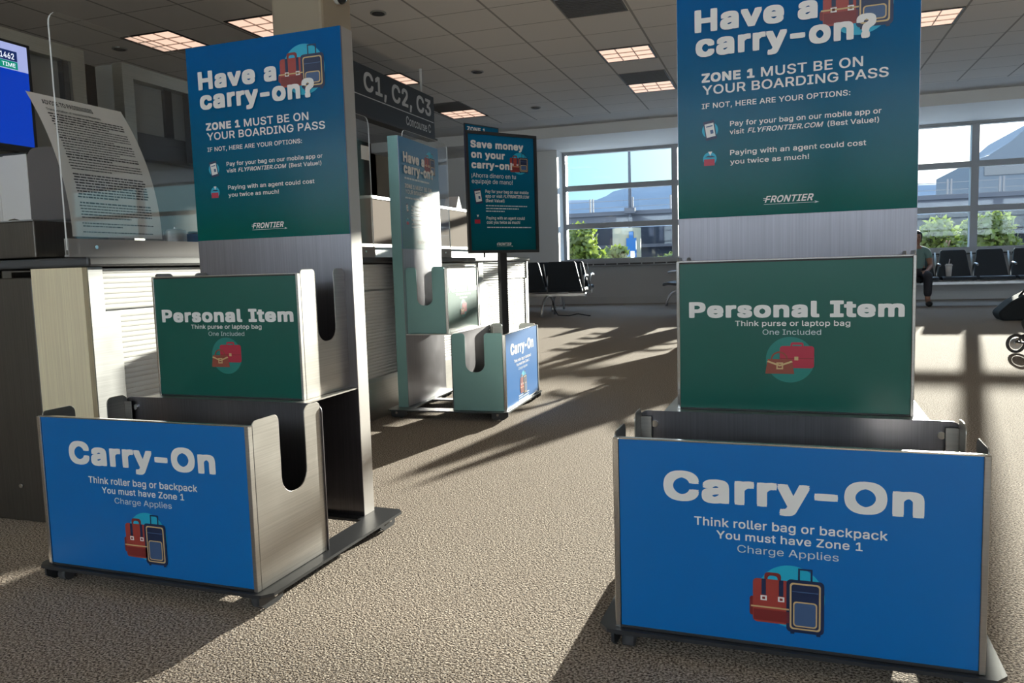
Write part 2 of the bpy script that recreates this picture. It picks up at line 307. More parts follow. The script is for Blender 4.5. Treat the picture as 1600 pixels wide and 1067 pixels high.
'D': (502, ('219 0 60 0 60 509 225 509 254 508 281 504 307 498 331 489 353 478 373 465 391 450 407 432 421 413 433 391 443 367 451 342 457 315 461 286 462 255 461 224 457 195 451 168 443 143 433 119 421 97 406 77 390 60 372 44 351 31 328 20 304 11 277 5 249 1', '125 57 215 57 239 58 261 61 282 66 301 72 318 81 333 91 347 103 360 117 370 132 379 149 386 168 392 187 396 209 398 231 399 255 398 279 396 301 392 323 386 342 379 361 370 378 360 393 348 406 335 418 320 428 303 437 285 443 265 448 244 451 221 452 125 452', )),
'E': (419, ('60 0 60 509 372 509 372 452 125 452 125 286 355 286 355 229 125 229 125 57 375 57 375 0', )),
'F': (410, ('60 0 60 509 369 509 369 452 125 452 125 278 346 278 346 221 125 221 125 0', )),
'G': (520, ('269 -7 242 -6 217 -2 193 5 171 14 149 25 129 39 112 55 96 73 81 94 69 116 59 140 51 166 45 194 41 223 40 254 41 285 45 315 51 343 59 369 69 393 81 415 96 436 112 454 129 470 149 484 170 495 192 504 215 511 239 515 265 516 281 516 296 514 311 512 326 508 340 504 354 499 367 493 380 486 392 478 414 460 424 450 433 439 441 428 456 404 462 391 467 377 471 363 474 349 408 349 401 368 392 385 382 401 370 414 356 427 341 437 324 445 306 451 286 455 265 456 247 455 230 452 214 447 198 441 183 432 169 422 156 410 145 397 134 381 125 364 117 345 111 325 107 303 104 279 103 254 104 229 107 206 111 184 117 164 125 145 134 128 145 112 157 99 170 86 184 76 199 68 215 61 232 57 250 54 269 53 286 54 302 56 317 59 331 65 345 71 358 79 369 88 379 99 388 110 396 123 403 137 408 152 412 168 414 184 415 199 283 199 283 256 478 256 478 200 477 176 474 152 468 131 461 110 451 91 439 73 426 57 411 43 395 30 377 19 357 10 337 3 315 -3 293 -6', )),
'H': (517, ('60 0 60 509 125 509 125 289 392 289 392 509 457 509 457 0 392 0 392 232 125 232 125 0', )),
'I': (300, ('31 0 31 57 118 57 118 452 31 452 31 509 269 509 269 452 183 452 183 57 269 57 269 0', )),
'L': (393, ('60 0 60 509 125 509 125 57 361 57 361 0', )),
'M': (628, ('60 0 60 509 152 509 277 187 299 123 315 72 342 158 352 187 476 509 568 509 568 0 504 0 504 327 507 436 498 409 456 291 342 0 286 0 170 291 145 361 120 435 122 328 122 0', )),
'N': (523, ('60 0 60 509 136 509 363 151 388 107 403 78 399 157 399 509 463 509 463 0 387 0 202 290 177 331 120 431 125 291 125 0', )),
'O': (533, ('267 -7 241 -6 217 -2 193 5 171 14 150 25 131 39 113 55 97 73 83 93 70 115 59 139 51 166 45 193 41 223 40 254 41 285 45 315 51 343 59 369 70 393 83 415 97 436 113 454 131 470 150 484 171 495 193 504 217 511 241 515 267 516 293 515 317 511 341 504 363 495 384 484 403 470 421 454 437 436 451 415 464 393 474 369 482 343 488 315 492 285 493 254 492 223 488 193 482 166 474 139 464 115 451 93 437 73 421 55 403 39 384 25 363 14 341 5 317 -2 293 -6', '267 53 285 54 302 57 318 61 334 68 349 76 363 86 377 98 388 111 399 127 408 144 416 163 422 183 427 205 429 229 430 254 429 280 427 303 422 326 416 346 408 365 399 382 388 397 377 411 363 423 349 433 334 441 318 448 302 452 285 455 267 456 249 455 232 452 215 448 199 441 184 433 170 423 157 410 145 397 135 381 125 364 117 345 111 325 107 303 104 279 103 254 104 229 107 205 111 183 117 163 125 144 134 127 145 112 157 98 170 86 184 76 199 68 215 61 232 57 249 54', )),
'P': (445, ('60 0 60 509 235 509 258 508 279 506 298 501 316 495 332 487 347 478 360 468 371 456 381 444 390 430 397 415 402 399 406 383 408 366 409 348 408 330 406 313 402 296 397 280 390 265 381 251 371 239 360 227 347 216 332 207 316 199 298 194 279 189 258 187 235 186 125 186 125 0', '125 242 233 242 248 243 262 244 275 247 287 251 297 256 306 262 314 269 321 276 328 285 333 294 337 304 340 314 342 325 344 336 344 360 342 371 340 382 337 392 333 402 328 411 321 419 314 426 306 433 297 439 286 444 275 447 262 450 248 451 232 452 125 452', )),
'R': (449, ('60 0 60 509 236 509 259 508 280 506 299 502 317 496 333 489 348 480 361 470 372 459 382 447 390 433 397 419 402 403 406 387 408 370 409 352 408 334 406 317 402 301 397 286 390 271 382 258 372 246 361 235 348 225 333 217 314 209 428 0 353 0 246 198 125 198 125 0', '125 255 234 255 249 255 263 257 276 259 287 263 298 267 307 272 315 278 322 285 329 292 334 300 338 309 341 319 343 329 345 340 345 352 345 364 343 375 341 386 338 396 334 405 329 414 322 421 315 428 307 434 298 440 287 444 275 448 262 450 248 452 233 452 125 452', )),
'S': (447, ('224 -9 202 -8 182 -6 163 -3 145 3 128 9 112 17 98 26 85 36 74 47 64 60 56 74 49 88 44 103 40 120 38 137 104 137 106 125 108 115 112 105 117 96 123 88 130 81 138 74 147 68 156 63 177 55 188 52 200 51 224 49 238 49 251 51 263 53 275 56 286 60 296 65 306 71 315 77 322 84 335 100 340 109 343 118 345 128 346 139 345 148 344 157 341 165 337 173 332 179 320 190 305 201 296 205 267 216 184 239 160 247 138 256 118 266 101 277 86 289 74 303 64 318 57 335 53 353 52 372 53 389 56 405 60 420 67 434 75 448 85 460 96 471 108 481 123 490 138 498 154 504 171 510 189 513 208 515 227 516 247 515 266 513 283 510 300 504 316 498 331 490 344 481 357 471 367 461 377 449 385 436 392 422 396 408 400 393 401 378 337 378 335 392 330 406 323 417 314 428 302 437 289 445 275 451 259 455 243 458 225 459 212 459 200 457 188 455 167 448 158 443 149 438 142 432 135 425 124 410 120 402 117 394 116 385 115 376 116 366 117 356 121 348 125 340 138 328 152 317 169 308 212 293 264 279 312 264 341 249 359 238 375 224 389 207 395 198 400 188 403 177 406 165 408 152 408 139 407 123 405 107 400 92 394 78 386 64 377 51 366 39 353 29 339 19 323 11 306 4 288 -2 268 -6 247 -8', )),
'T': (449, ('32 452 32 509 417 509 417 452 257 452 257 0 193 0 193 452', )),
'U': (517, ('259 -8 236 -7 213 -4 192 0 173 7 154 15 137 25 121 37 108 50 95 64 85 80 76 97 69 114 64 133 61 152 60 173 60 509 124 509 124 178 125 164 127 150 130 137 135 125 141 113 148 102 156 92 165 83 176 75 187 68 199 62 213 58 227 54 243 53 259 52 275 53 291 54 305 58 319 62 331 68 342 75 353 83 362 92 370 102 377 113 382 125 387 137 390 150 392 164 393 178 393 509 457 509 457 173 456 152 453 133 448 114 442 97 433 80 422 64 410 50 396 37 380 25 363 15 345 7 325 0 305 -4 282 -7', )),
'V': (480, ('204 0 16 509 84 509 192 206 215 137 241 52 267 138 290 206 395 509 463 509 278 0', )),
'Y': (472, ('203 0 203 208 16 509 91 509 192 344 222 292 236 262 251 293 280 344 381 509 455 509 268 208 268 0', )),
'Z': (438, ('42 0 42 46 273 385 306 431 323 453 285 452 40 452 40 509 397 509 397 462 169 129 134 81 114 55 152 57 399 57 399 0', )),
'a': (389, ('160 -9 146 -8 132 -7 119 -4 106 0 94 5 83 11 73 18 63 26 55 35 48 45 42 56 36 67 33 80 31 93 30 108 31 121 32 132 35 143 39 152 43 161 49 169 55 176 62 182 69 188 87 198 105 205 125 211 167 219 249 229 260 233 269 238 272 241 274 245 276 249 276 257 275 274 270 290 267 297 263 303 258 309 253 314 240 322 232 325 224 328 206 331 185 331 166 328 157 325 142 319 129 310 118 301 106 285 100 274 41 291 47 304 53 316 61 327 69 337 79 346 89 354 99 361 110 366 121 371 145 378 169 383 194 384 220 382 249 377 268 370 277 366 295 354 303 347 310 339 316 330 327 309 332 297 335 283 336 268 337 251 337 0 277 0 277 52 272 52 266 41 257 30 246 19 232 9 215 1 195 -5 185 -7 173 -9', '170 45 183 46 196 47 207 50 218 54 228 59 237 65 245 71 252 78 258 85 263 93 271 110 274 119 275 129 276 138 276 190 271 186 264 183 231 176 158 165 134 159 120 152 108 144 103 139 99 134 96 128 94 121 92 113 92 97 94 90 95 84 98 78 102 72 111 63 123 55 130 52 145 48 161 45', )),
'b': (424, ('229 -8 216 -8 203 -6 192 -4 181 0 172 4 156 14 143 25 121 54 118 59 112 59 112 0 53 0 53 509 114 509 114 319 118 319 137 346 148 358 163 368 171 373 180 377 191 380 203 382 215 384 229 384 248 383 265 380 282 376 298 369 313 361 327 351 339 339 351 325 361 310 370 293 377 275 383 255 387 234 389 212 390 189 389 166 387 143 383 122 377 103 370 84 361 67 351 52 339 38 327 26 313 16 298 7 282 1 265 -4 248 -7', '220 47 234 48 247 50 258 54 269 59 279 66 288 74 297 83 304 93 311 104 316 117 320 130 324 144 326 158 328 173 328 189 328 205 326 220 324 234 320 248 316 261 311 273 304 284 297 294 289 303 280 311 270 318 259 323 247 327 234 329 220 330 207 329 194 327 182 324 171 318 161 312 152 304 144 296 137 286 130 275 125 263 121 250 117 236 115 221 113 205 113 189 113 173 115 157 117 142 121 128 125 115 130 103 137 92 144 82 153 73 162 65 172 59 183 53 194 50 207 48', )),
'c': (396, ('207 -8 187 -7 168 -4 150 1 133 7 117 16 102 27 89 39 76 53 66 68 56 85 48 103 42 122 37 143 35 165 34 187 35 210 37 233 42 253 48 273 56 291 66 308 76 323 89 337 102 349 117 360 133 369 150 375 168 380 187 383 207 384 229 383 250 380 270 374 288 366 305 356 320 344 334 330 346 314 355 296 362 277 303 262 296 279 287 294 279 303 270 311 260 318 248 323 229 328 215 330 207 330 192 329 179 327 167 323 155 317 145 310 136 302 127 292 120 282 113 271 108 258 104 245 100 231 98 217 96 202 96 187 96 172 98 158 100 144 104 130 108 117 113 105 120 94 127 84 136 74 145 66 155 59 167 53 179 49 192 47 215 46 229 48 249 54 261 59 271 66 280 74 292 89 300 105 304 117 363 102 356 83 347 65 335 48 322 34 306 21 289 11 271 2 251 -4 229 -7', )),
'd': (424, ('195 -8 177 -7 159 -4 142 1 126 7 111 16 97 26 85 38 73 52 64 67 55 84 47 103 42 122 37 143 35 166 34 189 35 212 37 234 42 255 47 275 55 293 64 310 74 325 86 339 98 351 112 361 127 369 143 376 160 380 177 383 196 384 209 384 222 382 233 380 244 377 253 373 269 363 282 352 296 334 306 319 311 319 311 509 372 509 372 0 313 0 313 59 307 59 287 31 275 19 261 9 243 0 233 -4 221 -6 209 -8', '205 47 218 48 230 50 242 53 253 59 263 65 272 73 280 82 287 92 294 103 304 128 307 142 310 157 312 173 312 189 312 205 310 221 308 236 304 250 300 263 295 275 288 286 281 296 272 304 263 312 253 318 242 324 231 327 218 329 205 330 191 329 178 327 166 323 155 318 145 311 136 303 127 294 120 284 113 273 108 261 104 248 100 234 98 220 96 205 96 189 96 173 98 158 101 144 104 130 114 104 121 93 128 83 136 74 145 66 155 59 166 54 178 50 191 48', )),
'e': (404, ('212 -8 190 -7 170 -4 151 1 133 7 117 16 102 27 88 39 76 53 65 68 56 85 48 103 42 122 37 143 35 164 34 187 35 210 37 231 42 252 47 272 55 290 64 307 75 322 87 336 100 348 115 359 131 368 148 375 166 380 185 383 205 384 230 383 254 378 266 374 277 369 288 364 299 357 309 350 319 341 328 331 337 321 344 309 351 296 357 282 362 267 366 250 369 233 370 214 371 169 96 169 98 146 101 132 105 118 110 106 116 95 124 85 132 76 141 68 151 61 162 56 173 51 185 48 198 47 221 46 238 48 254 53 268 59 280 68 290 79 299 91 306 105 365 91 361 79 356 68 350 58 343 48 335 39 326 30 316 23 306 16 283 4 270 0 256 -4 242 -6 227 -8', '96 221 309 221 308 231 306 244 302 257 298 269 293 280 287 290 280 299 272 307 263 314 253 320 242 324 231 328 218 329 205 330 192 329 179 327 167 324 156 319 146 313 137 306 129 298 121 290 115 280 109 270 104 259 101 247 98 235', )),
'f': (254, ('228 379 228 327 142 327 142 0 81 0 81 327 6 327 6 379 81 379 81 432 82 444 83 456 86 467 91 477 96 486 102 494 109 501 117 508 126 514 135 519 155 526 176 530 203 530 222 527 243 521 227 468 215 472 195 474 184 473 175 472 167 469 160 465 154 460 150 454 146 447 144 439 142 429 142 379', )),
'g': (425, ('207 -151 191 -151 175 -149 161 -147 147 -144 134 -140 111 -130 100 -124 91 -117 82 -110 67 -95 56 -78 51 -69 101 -41 117 -61 127 -71 139 -80 154 -88 163 -91 173 -94 195 -97 207 -97 225 -96 241 -94 256 -89 270 -83 282 -75 293 -65 301 -53 307 -39 310 -24 311 -6 311 68 306 68 287 41 275 30 261 20 243 12 233 9 221 7 209 5 195 5 177 6 160 8 143 13 128 19 113 27 99 36 86 47 74 60 64 74 55 90 47 108 42 126 37 147 35 168 34 191 35 214 37 235 42 256 47 275 55 293 64 310 74 325 86 338 98 351 112 361 127 369 143 376 160 380 178 383 196 384 210 384 222 382 234 380 244 377 262 368 277 358 283 352 301 329 308 319 313 319 313 379 372 379 372 -9 371 -28 369 -46 364 -62 358 -77 350 -90 341 -102 330 -112 318 -122 305 -129 291 -136 276 -141 260 -146 243 -149 225 -150', '205 59 218 60 231 61 243 65 254 69 264 75 273 82 281 90 288 99 295 110 300 121 304 133 308 147 310 161 312 177 312 193 312 209 310 224 308 238 304 251 300 264 295 276 288 286 281 296 273 305 264 312 254 318 243 324 231 327 218 329 205 330 191 329 178 327 166 324 155 318 145 312 136 304 128 295 121 285 114 274 104 250 101 237 98 223 96 208 96 193 96 177 98 162 101 148 104 135 114 112 121 101 128 92 136 83 145 76 155 70 167 65 178 62 191 60', )),
'h': (410, ('114 227 114 0 53 0 53 509 114 509 114 315 119 324 129 339 140 352 152 362 166 370 180 376 195 381 211 383 227 384 242 383 257 382 270 379 283 374 295 369 306 362 317 353 326 344 334 333 341 321 347 307 351 292 355 276 356 259 357 240 357 0 296 0 296 235 295 252 292 268 288 281 281 294 273 304 263 313 252 320 240 325 225 328 210 329 199 329 189 327 179 325 170 321 152 312 145 306 138 299 132 292 126 283 122 273 118 263 116 252 114 240', )),
'i': (167, ('53 0 53 379 114 379 114 0', '84 443 77 443 71 445 65 447 59 451 49 460 46 465 43 470 41 477 41 483 41 489 43 496 46 502 49 507 59 516 65 520 71 522 77 524 84 524 91 524 97 522 103 520 109 516 114 512 118 507 122 501 124 496 126 489 126 483 126 477 124 470 122 465 118 460 109 451 103 447 97 445 91 443', )),
'j': (167, ('53 379 114 379 114 -30 114 -43 112 -56 110 -68 106 -79 102 -90 96 -100 90 -108 82 -116 74 -123 65 -129 54 -134 43 -138 31 -141 18 -142 -10 -143 -10 -87 12 -86 21 -85 28 -82 35 -77 40 -72 45 -66 48 -58 51 -49 52 -40 53 -29', '83 443 77 443 70 445 64 447 59 451 53 455 49 460 45 465 43 470 41 477 41 483 41 489 43 496 45 502 49 507 53 512 59 516 64 520 70 522 77 524 83 524 90 524 97 522 103 520 108 516 114 512 118 507 122 501 124 496 126 489 126 483 126 477 124 470 122 465 118 460 114 455 108 451 103 447 97 445 90 443', )),
'k': (381, ('114 212 121 212 284 379 360 379 201 216 372 0 294 0 154 178 114 141 114 0 53 0 53 509 114 509', )),
'l': (189, ('139 -2 122 -1 108 1 95 6 83 12 74 20 66 30 61 41 56 54 54 68 53 84 53 509 114 509 114 89 116 73 118 67 120 62 123 58 128 55 133 54 139 52 146 52 170 54 181 3 162 -1', )),
'm': (610, ('53 0 53 379 112 379 112 309 115 318 120 328 126 337 132 346 147 360 163 371 172 376 181 380 200 385 219 386 235 385 250 382 264 377 276 370 287 361 297 350 305 338 312 325 317 310 324 325 330 334 337 343 345 351 353 358 362 364 381 375 402 382 413 384 425 386 437 386 450 385 462 384 474 381 486 377 497 372 507 366 517 358 526 349 534 339 541 328 547 316 551 303 554 288 556 272 557 255 557 0 496 0 496 254 495 269 492 283 488 295 481 305 473 313 463 319 453 324 442 327 431 329 419 330 409 330 391 327 382 324 374 320 361 310 355 304 350 297 345 290 339 274 335 256 335 247 335 0 274 0 274 260 273 272 271 283 266 293 261 303 253 311 244 318 234 323 223 327 212 329 199 330 182 329 166 324 150 315 143 310 137 304 131 297 126 289 122 281 118 271 116 261 114 250 114 238 114 0', )),
'n': (410, ('114 227 114 0 53 0 53 379 112 379 112 311 119 324 129 339 140 352 152 362 166 370 180 376 195 381 211 383 227 384 242 383 257 382 270 379 283 374 295 369 306 362 316 353 326 344 334 333 341 321 347 307 351 292 355 276 356 259 357 240 357 0 296 0 296 235 295 252 292 268 288 281 281 294 273 304 263 313 252 320 240 325 225 328 210 329 199 329 189 327 179 325 170 321 152 312 145 306 138 299 132 292 126 283 122 273 118 263 116 252 114 240', )),
'o': (415, ('207 -8 187 -7 168 -4 150 1 133 7 117 16 102 27 89 39 76 53 66 68 56 85 48 103 42 122 37 143 35 165 34 187 35 210 37 233 42 253 48 273 56 291 66 308 76 323 89 337 102 349 117 360 133 369 150 375 168 380 187 383 207 384 228 383 247 380 265 375 283 369 299 360 314 349 327 337 339 323 350 308 359 291 367 273 373 253 378 233 380 210 381 187 380 165 378 143 373 122 367 103 359 85 350 68 339 53 327 39 314 27 299 16 283 7 265 1 247 -4 228 -7', '207 46 222 47 236 49 248 53 260 59 270 66 280 74 288 84 295 94 302 105 307 117 311 130 315 144 317 158 319 172 319 187 319 202 317 217 315 231 311 245 307 258 302 271 295 282 288 292 280 302 270 310 260 317 248 323 236 327 222 329 207 330 193 329 179 327 167 323 155 317 145 310 136 302 127 292 120 282 113 271 108 258 104 245 100 231 98 217 96 202 96 187 96 172 98 158 100 144 104 130 108 117 113 105 120 94 127 84 136 74 145 66 155 59 167 53 179 49 192 47', )),
'p': (424, ('53 -143 53 379 112 379 112 319 118 319 137 346 148 358 163 368 171 373 180 377 191 380 203 382 215 384 229 384 248 383 265 380 282 376 298 369 313 361 327 351 339 338 351 325 361 310 370 293 377 274 383 255 387 234 389 212 390 189 389 166 387 143 383 122 377 103 370 84 361 67 351 52 339 39 327 26 313 16 298 7 282 1 265 -4 248 -7 229 -8 216 -8 203 -6 192 -4 182 0 164 9 149 19 143 25 138 31 118 59 114 59 114 -143', '220 47 234 48 247 50 258 54 269 59 279 66 288 74 297 83 304 93 311 104 316 117 320 130 324 144 326 158 328 173 328 189 328 205 326 220 324 234 320 248 316 261 311 273 304 284 297 294 289 303 280 311 270 318 259 323 247 327 234 329 220 330 207 329 194 327 182 324 171 318 161 312 152 304 144 296 137 286 130 275 125 263 121 250 117 236 115 221 113 205 113 189 113 173 115 157 117 142 121 128 125 115 130 103 137 92 144 82 153 73 162 65 172 59 183 53 194 50 207 48', )),
'q': (424, ('372 -143 311 -143 311 59 306 59 287 31 275 19 261 9 243 0 233 -4 221 -6 209 -8 195 -8 177 -7 159 -4 142 1 126 7 111 16 97 26 85 39 73 52 64 67 55 84 47 103 42 122 37 143 35 166 34 189 35 212 37 234 42 255 47 274 55 293 64 310 74 325 86 338 98 351 112 361 127 369 143 376 160 380 177 383 196 384 209 384 222 382 233 380 244 377 253 373 269 363 282 352 300 329 307 319 313 319 313 379 372 379', '205 47 218 48 230 50 242 53 253 59 263 65 272 73 280 82 287 92 294 103 304 128 307 142 310 157 312 173 312 189 312 205 310 221 308 236 304 250 300 263 295 275 288 286 281 296 272 304 263 312 253 318 242 324 231 327 218 329 205 330 191 329 178 327 166 323 155 318 145 311 136 303 127 294 120 284 113 273 108 261 104 248 100 234 98 220 96 205 96 189 96 173 98 158 101 144 104 130 114 104 121 93 128 83 136 74 145 66 155 59 166 54 178 50 191 48', )),
'r': (259, ('53 0 53 379 112 379 112 321 115 321 120 332 126 342 134 351 142 359 152 367 163 373 175 379 187 382 200 384 213 385 229 384 243 384 243 322 230 324 207 326 196 326 186 324 177 322 168 319 159 315 151 310 144 304 137 298 131 291 126 284 122 275 118 267 116 257 114 247 114 237 114 0', )),
's': (365, ('182 -8 167 -8 152 -6 138 -4 112 3 100 8 89 14 79 22 70 29 62 38 55 47 48 58 43 69 39 81 36 94 94 107 98 95 102 84 108 75 116 67 124 60 133 55 144 50 155 47 168 46 181 45 196 46 211 48 223 51 234 56 244 62 253 69 259 77 264 85 267 94 268 103 267 111 266 118 263 124 259 130 254 136 248 141 241 145 232 149 223 152 149 170 130 175 112 182 97 190 83 198 72 208 63 219 56 231 51 244 48 258 47 274 48 287 50 299 53 311 59 322 65 332 73 341 82 350 92 357 103 364 115 370 128 375 142 379 156 382 171 383 187 384 202 384 216 382 230 380 242 376 254 372 264 367 274 361 283 355 291 347 299 339 311 321 316 311 321 301 324 290 268 277 265 286 260 294 256 301 243 316 235 322 225 327 214 330 201 332 187 333 174 332 162 330 151 327 140 322 131 317 123 310 117 303 112 295 110 286 109 277 110 269 111 262 114 255 119 249 124 243 131 238 139 234 160 226 249 204 267 197 282 189 295 181 306 171 315 160 322 149 327 136 330 122 331 107 330 94 328 81 324 69 319 58 312 47 304 37 295 28 284 20 273 12 260 6 246 1 231 -3 215 -6 199 -7', )),
't': (227, ('204 379 204 327 126 327 126 88 127 80 129 73 132 66 136 61 141 57 146 54 153 52 161 50 170 50 185 51 202 54 213 2 192 -3 168 -4 150 -3 133 0 117 5 104 12 92 21 82 32 75 45 69 59 66 75 65 93 65 327 6 327 6 379 65 379 65 471 126 471 126 379', )),
'u': (410, ('182 -5 167 -4 153 -3 140 1 127 5 115 11 104 18 93 26 84 35 76 47 69 59 63 72 59 87 55 103 54 120 53 139 53 379 114 379 114 144 115 127 117 111 122 98 128 85 137 75 147 66 158 59 170 54 185 51 200 50 211 50 221 52 231 54 240 58 249 62 258 67 265 73 272 80 278 88 288 106 291 117 294 128 296 140 296 153 296 379 357 379 357 0 298 0 298 70 291 55 281 40 269 27 257 17 244 9 229 3 215 -2 199 -4', )),
'v': (389, ('163 0 17 379 84 379 175 128 195 57 215 128 224 155 305 379 371 379 226 0', )),
'w': (567, ('138 0 23 379 87 379 154 137 170 64 186 135 206 214 252 379 316 379 362 214 382 136 397 66 413 135 434 214 480 379 545 379 429 0 368 0 319 172 284 309 263 225 199 0', )),
'y': (389, ('47 -139 61 -86 71 -87 85 -90 98 -90 110 -87 120 -82 130 -74 135 -69 143 -54 151 -36 163 -1 17 379 84 379 175 127 194 59 202 87 224 155 305 379 371 379 204 -58 194 -80 183 -99 177 -107 170 -114 155 -127 139 -136 121 -142 102 -145 91 -145 65 -143', )),
'z': (380, ('42 0 42 46 254 320 254 323 48 323 48 379 333 379 333 331 126 60 126 56 339 56 339 0', )),
'¡': (196, ('64 -125 68 222 129 222 133 -125', '98 296 91 297 84 298 77 301 72 305 66 309 61 315 57 321 54 327 53 334 52 342 53 349 54 356 57 363 61 368 66 374 72 379 77 383 84 386 91 387 98 388 106 387 113 386 119 383 125 379 131 374 136 368 139 363 142 356 144 349 144 342 144 334 142 327 139 321 136 315 131 309 125 305 119 301 113 298 106 297', )),
}
_cap = {}
_glyph = {}
def glyph(ch):
    """flat triangulated pieces of one letter"""
    if ch not in _glyph:
        out = []
        if GLYPHS[ch][1]:
            cu = bpy.data.curves.new('t', 'CURVE'); cu.dimensions = '2D'; cu.fill_mode = 'FRONT'
            for sp in GLYPHS[ch][1]:
                q = [int(v) / 1000 for v in sp.split()]; n = len(q) // 2
                c = cu.splines.new('POLY'); c.points.add(n - 1); c.use_cyclic_u = True
                for i in range(n): c.points[i].co = (q[2 * i], q[2 * i + 1], 0, 1)
            ob = bpy.data.objects.new('t', cu); COL.objects.link(ob); bpy.context.view_layer.update()
            me = bpy.data.meshes.new_from_object(ob.evaluated_get(bpy.context.evaluated_depsgraph_get()))
            out.append(([(v.co.x, v.co.y) for v in me.vertices], [tuple(p.vertices) for p in me.polygons]))
            bpy.data.objects.remove(ob); bpy.data.curves.remove(cu); bpy.data.meshes.remove(me)
        _glyph[ch] = out
    return _glyph[ch]
def glyphs(s, bold=0.0, shear=0.0):
    vs, fs, x = [], [], 0.0; d = bold * .9
    # heavier strokes: the outline repeated round a small ring, each copy a hair further out
    ring = [(0, 0)] + ([(bold, 0), (-bold, 0), (0, bold), (0, -bold), (d, d), (-d, d), (d, -d), (-d, -d)] if bold else [])
    for ch in s:
        for g, (pv, pf) in enumerate(glyph(ch)):
            for j, (ox, oy) in enumerate(ring):
                k0 = len(vs); ox += -.045 if ch == '-' and bold else 0; vs += [Vector((px + x + ox + shear * (py + oy), py + oy, .07 * (j + g * 9) / (2 if g else 1))) for px, py in pv]; fs += [tuple(i + k0 for i in f) for f in pf]
        x += GLYPHS[ch][0] / 1000 * (.8 if ch == '-' else 1) + bold * 1.15
    return vs, fs
class Print(MB):
    """a flat print: X right, Z up, front towards -Y; layers stand off by 0.35 mm; fn may bend it"""
    keep = True
    def __init__(self, y=0.0, fn=None): super().__init__(); self.y = y; self.fn = fn; self.eps = 0.00035
    def P(self, x, z, k): return self.fn(x, z, k * self.eps) if self.fn else (x, self.y - k * self.eps, z)
    def poly(self, pts, m, k=1):
        a = sum(pts[i][0] * pts[(i + 1) % len(pts)][1] - pts[(i + 1) % len(pts)][0] * pts[i][1] for i in range(len(pts)))
        if a < 0: pts = pts[::-1]
        self.face([self.P(x, z, k) for x, z in pts], m)
    def rect(self, x0, x1, z0, z1, m, k=1): self.poly([(x0, z0), (x1, z0), (x1, z1), (x0, z1)], m, k)
    def rrect(self, x0, x1, z0, z1, r, m, k=1):
        self.poly(arc(x1 - r, z0 + r, r, -90, 0, 4) + arc(x1 - r, z1 - r, r, 0, 90, 4) + arc(x0 + r, z1 - r, r, 90, 180, 4) + arc(x0 + r, z0 + r, r, 180, 270, 4), m, k)
    def outline(self, x0, x1, z0, z1, t, m, k=1):
        for a in ((x0, x1, z0, z0 + t), (x0, x1, z1 - t, z1), (x0, x0 + t, z0 + t, z1 - t), (x1 - t, x1, z0 + t, z1 - t)): self.rect(*a, m, k)
    def disc(self, cx, cz, r, m, k=1): self.poly(arc(cx, cz, r, 0, 352.5, 47), m, k)
    def text(self, s, x0, x1, z, cap, m=None, bold=0.0, shear=0.0, k=2, x_is_left=True):
        m = m or WHITE
        if bold not in _cap:
            hv, _ = glyphs('H', bold); _cap[bold] = (max(v.y for v in hv) - min(v.y for v in hv), min(v.y for v in hv))
        vs, fs = glyphs(s, bold, shear)
        a = min(v.x for v in vs); bmx = max(v.x for v in vs); sx = (x1 - x0) / (bmx - a); ch, cb = _cap[bold]; sz = cap / ch
        q = [self.bm.verts.new(self.P(x0 + (v.x - a) * sx, z + (v.y - cb) * sz, k + v.z)) for v in vs]; mi = self.mi(m)
        for f in fs:
            try: self.bm.faces.new([q[i] for i in f]).material_index = mi
            except ValueError: pass
    def dashes(self, x0, x1, z, h, m, k=2, seed=0):
        rr = random.Random(seed); x = x0
        while x < x1 - h:
            wd = min(h * rr.uniform(1.2, 5.0), x1 - x); self.rect(x, x + wd, z, z + h, m, k); x += wd + h * 0.6

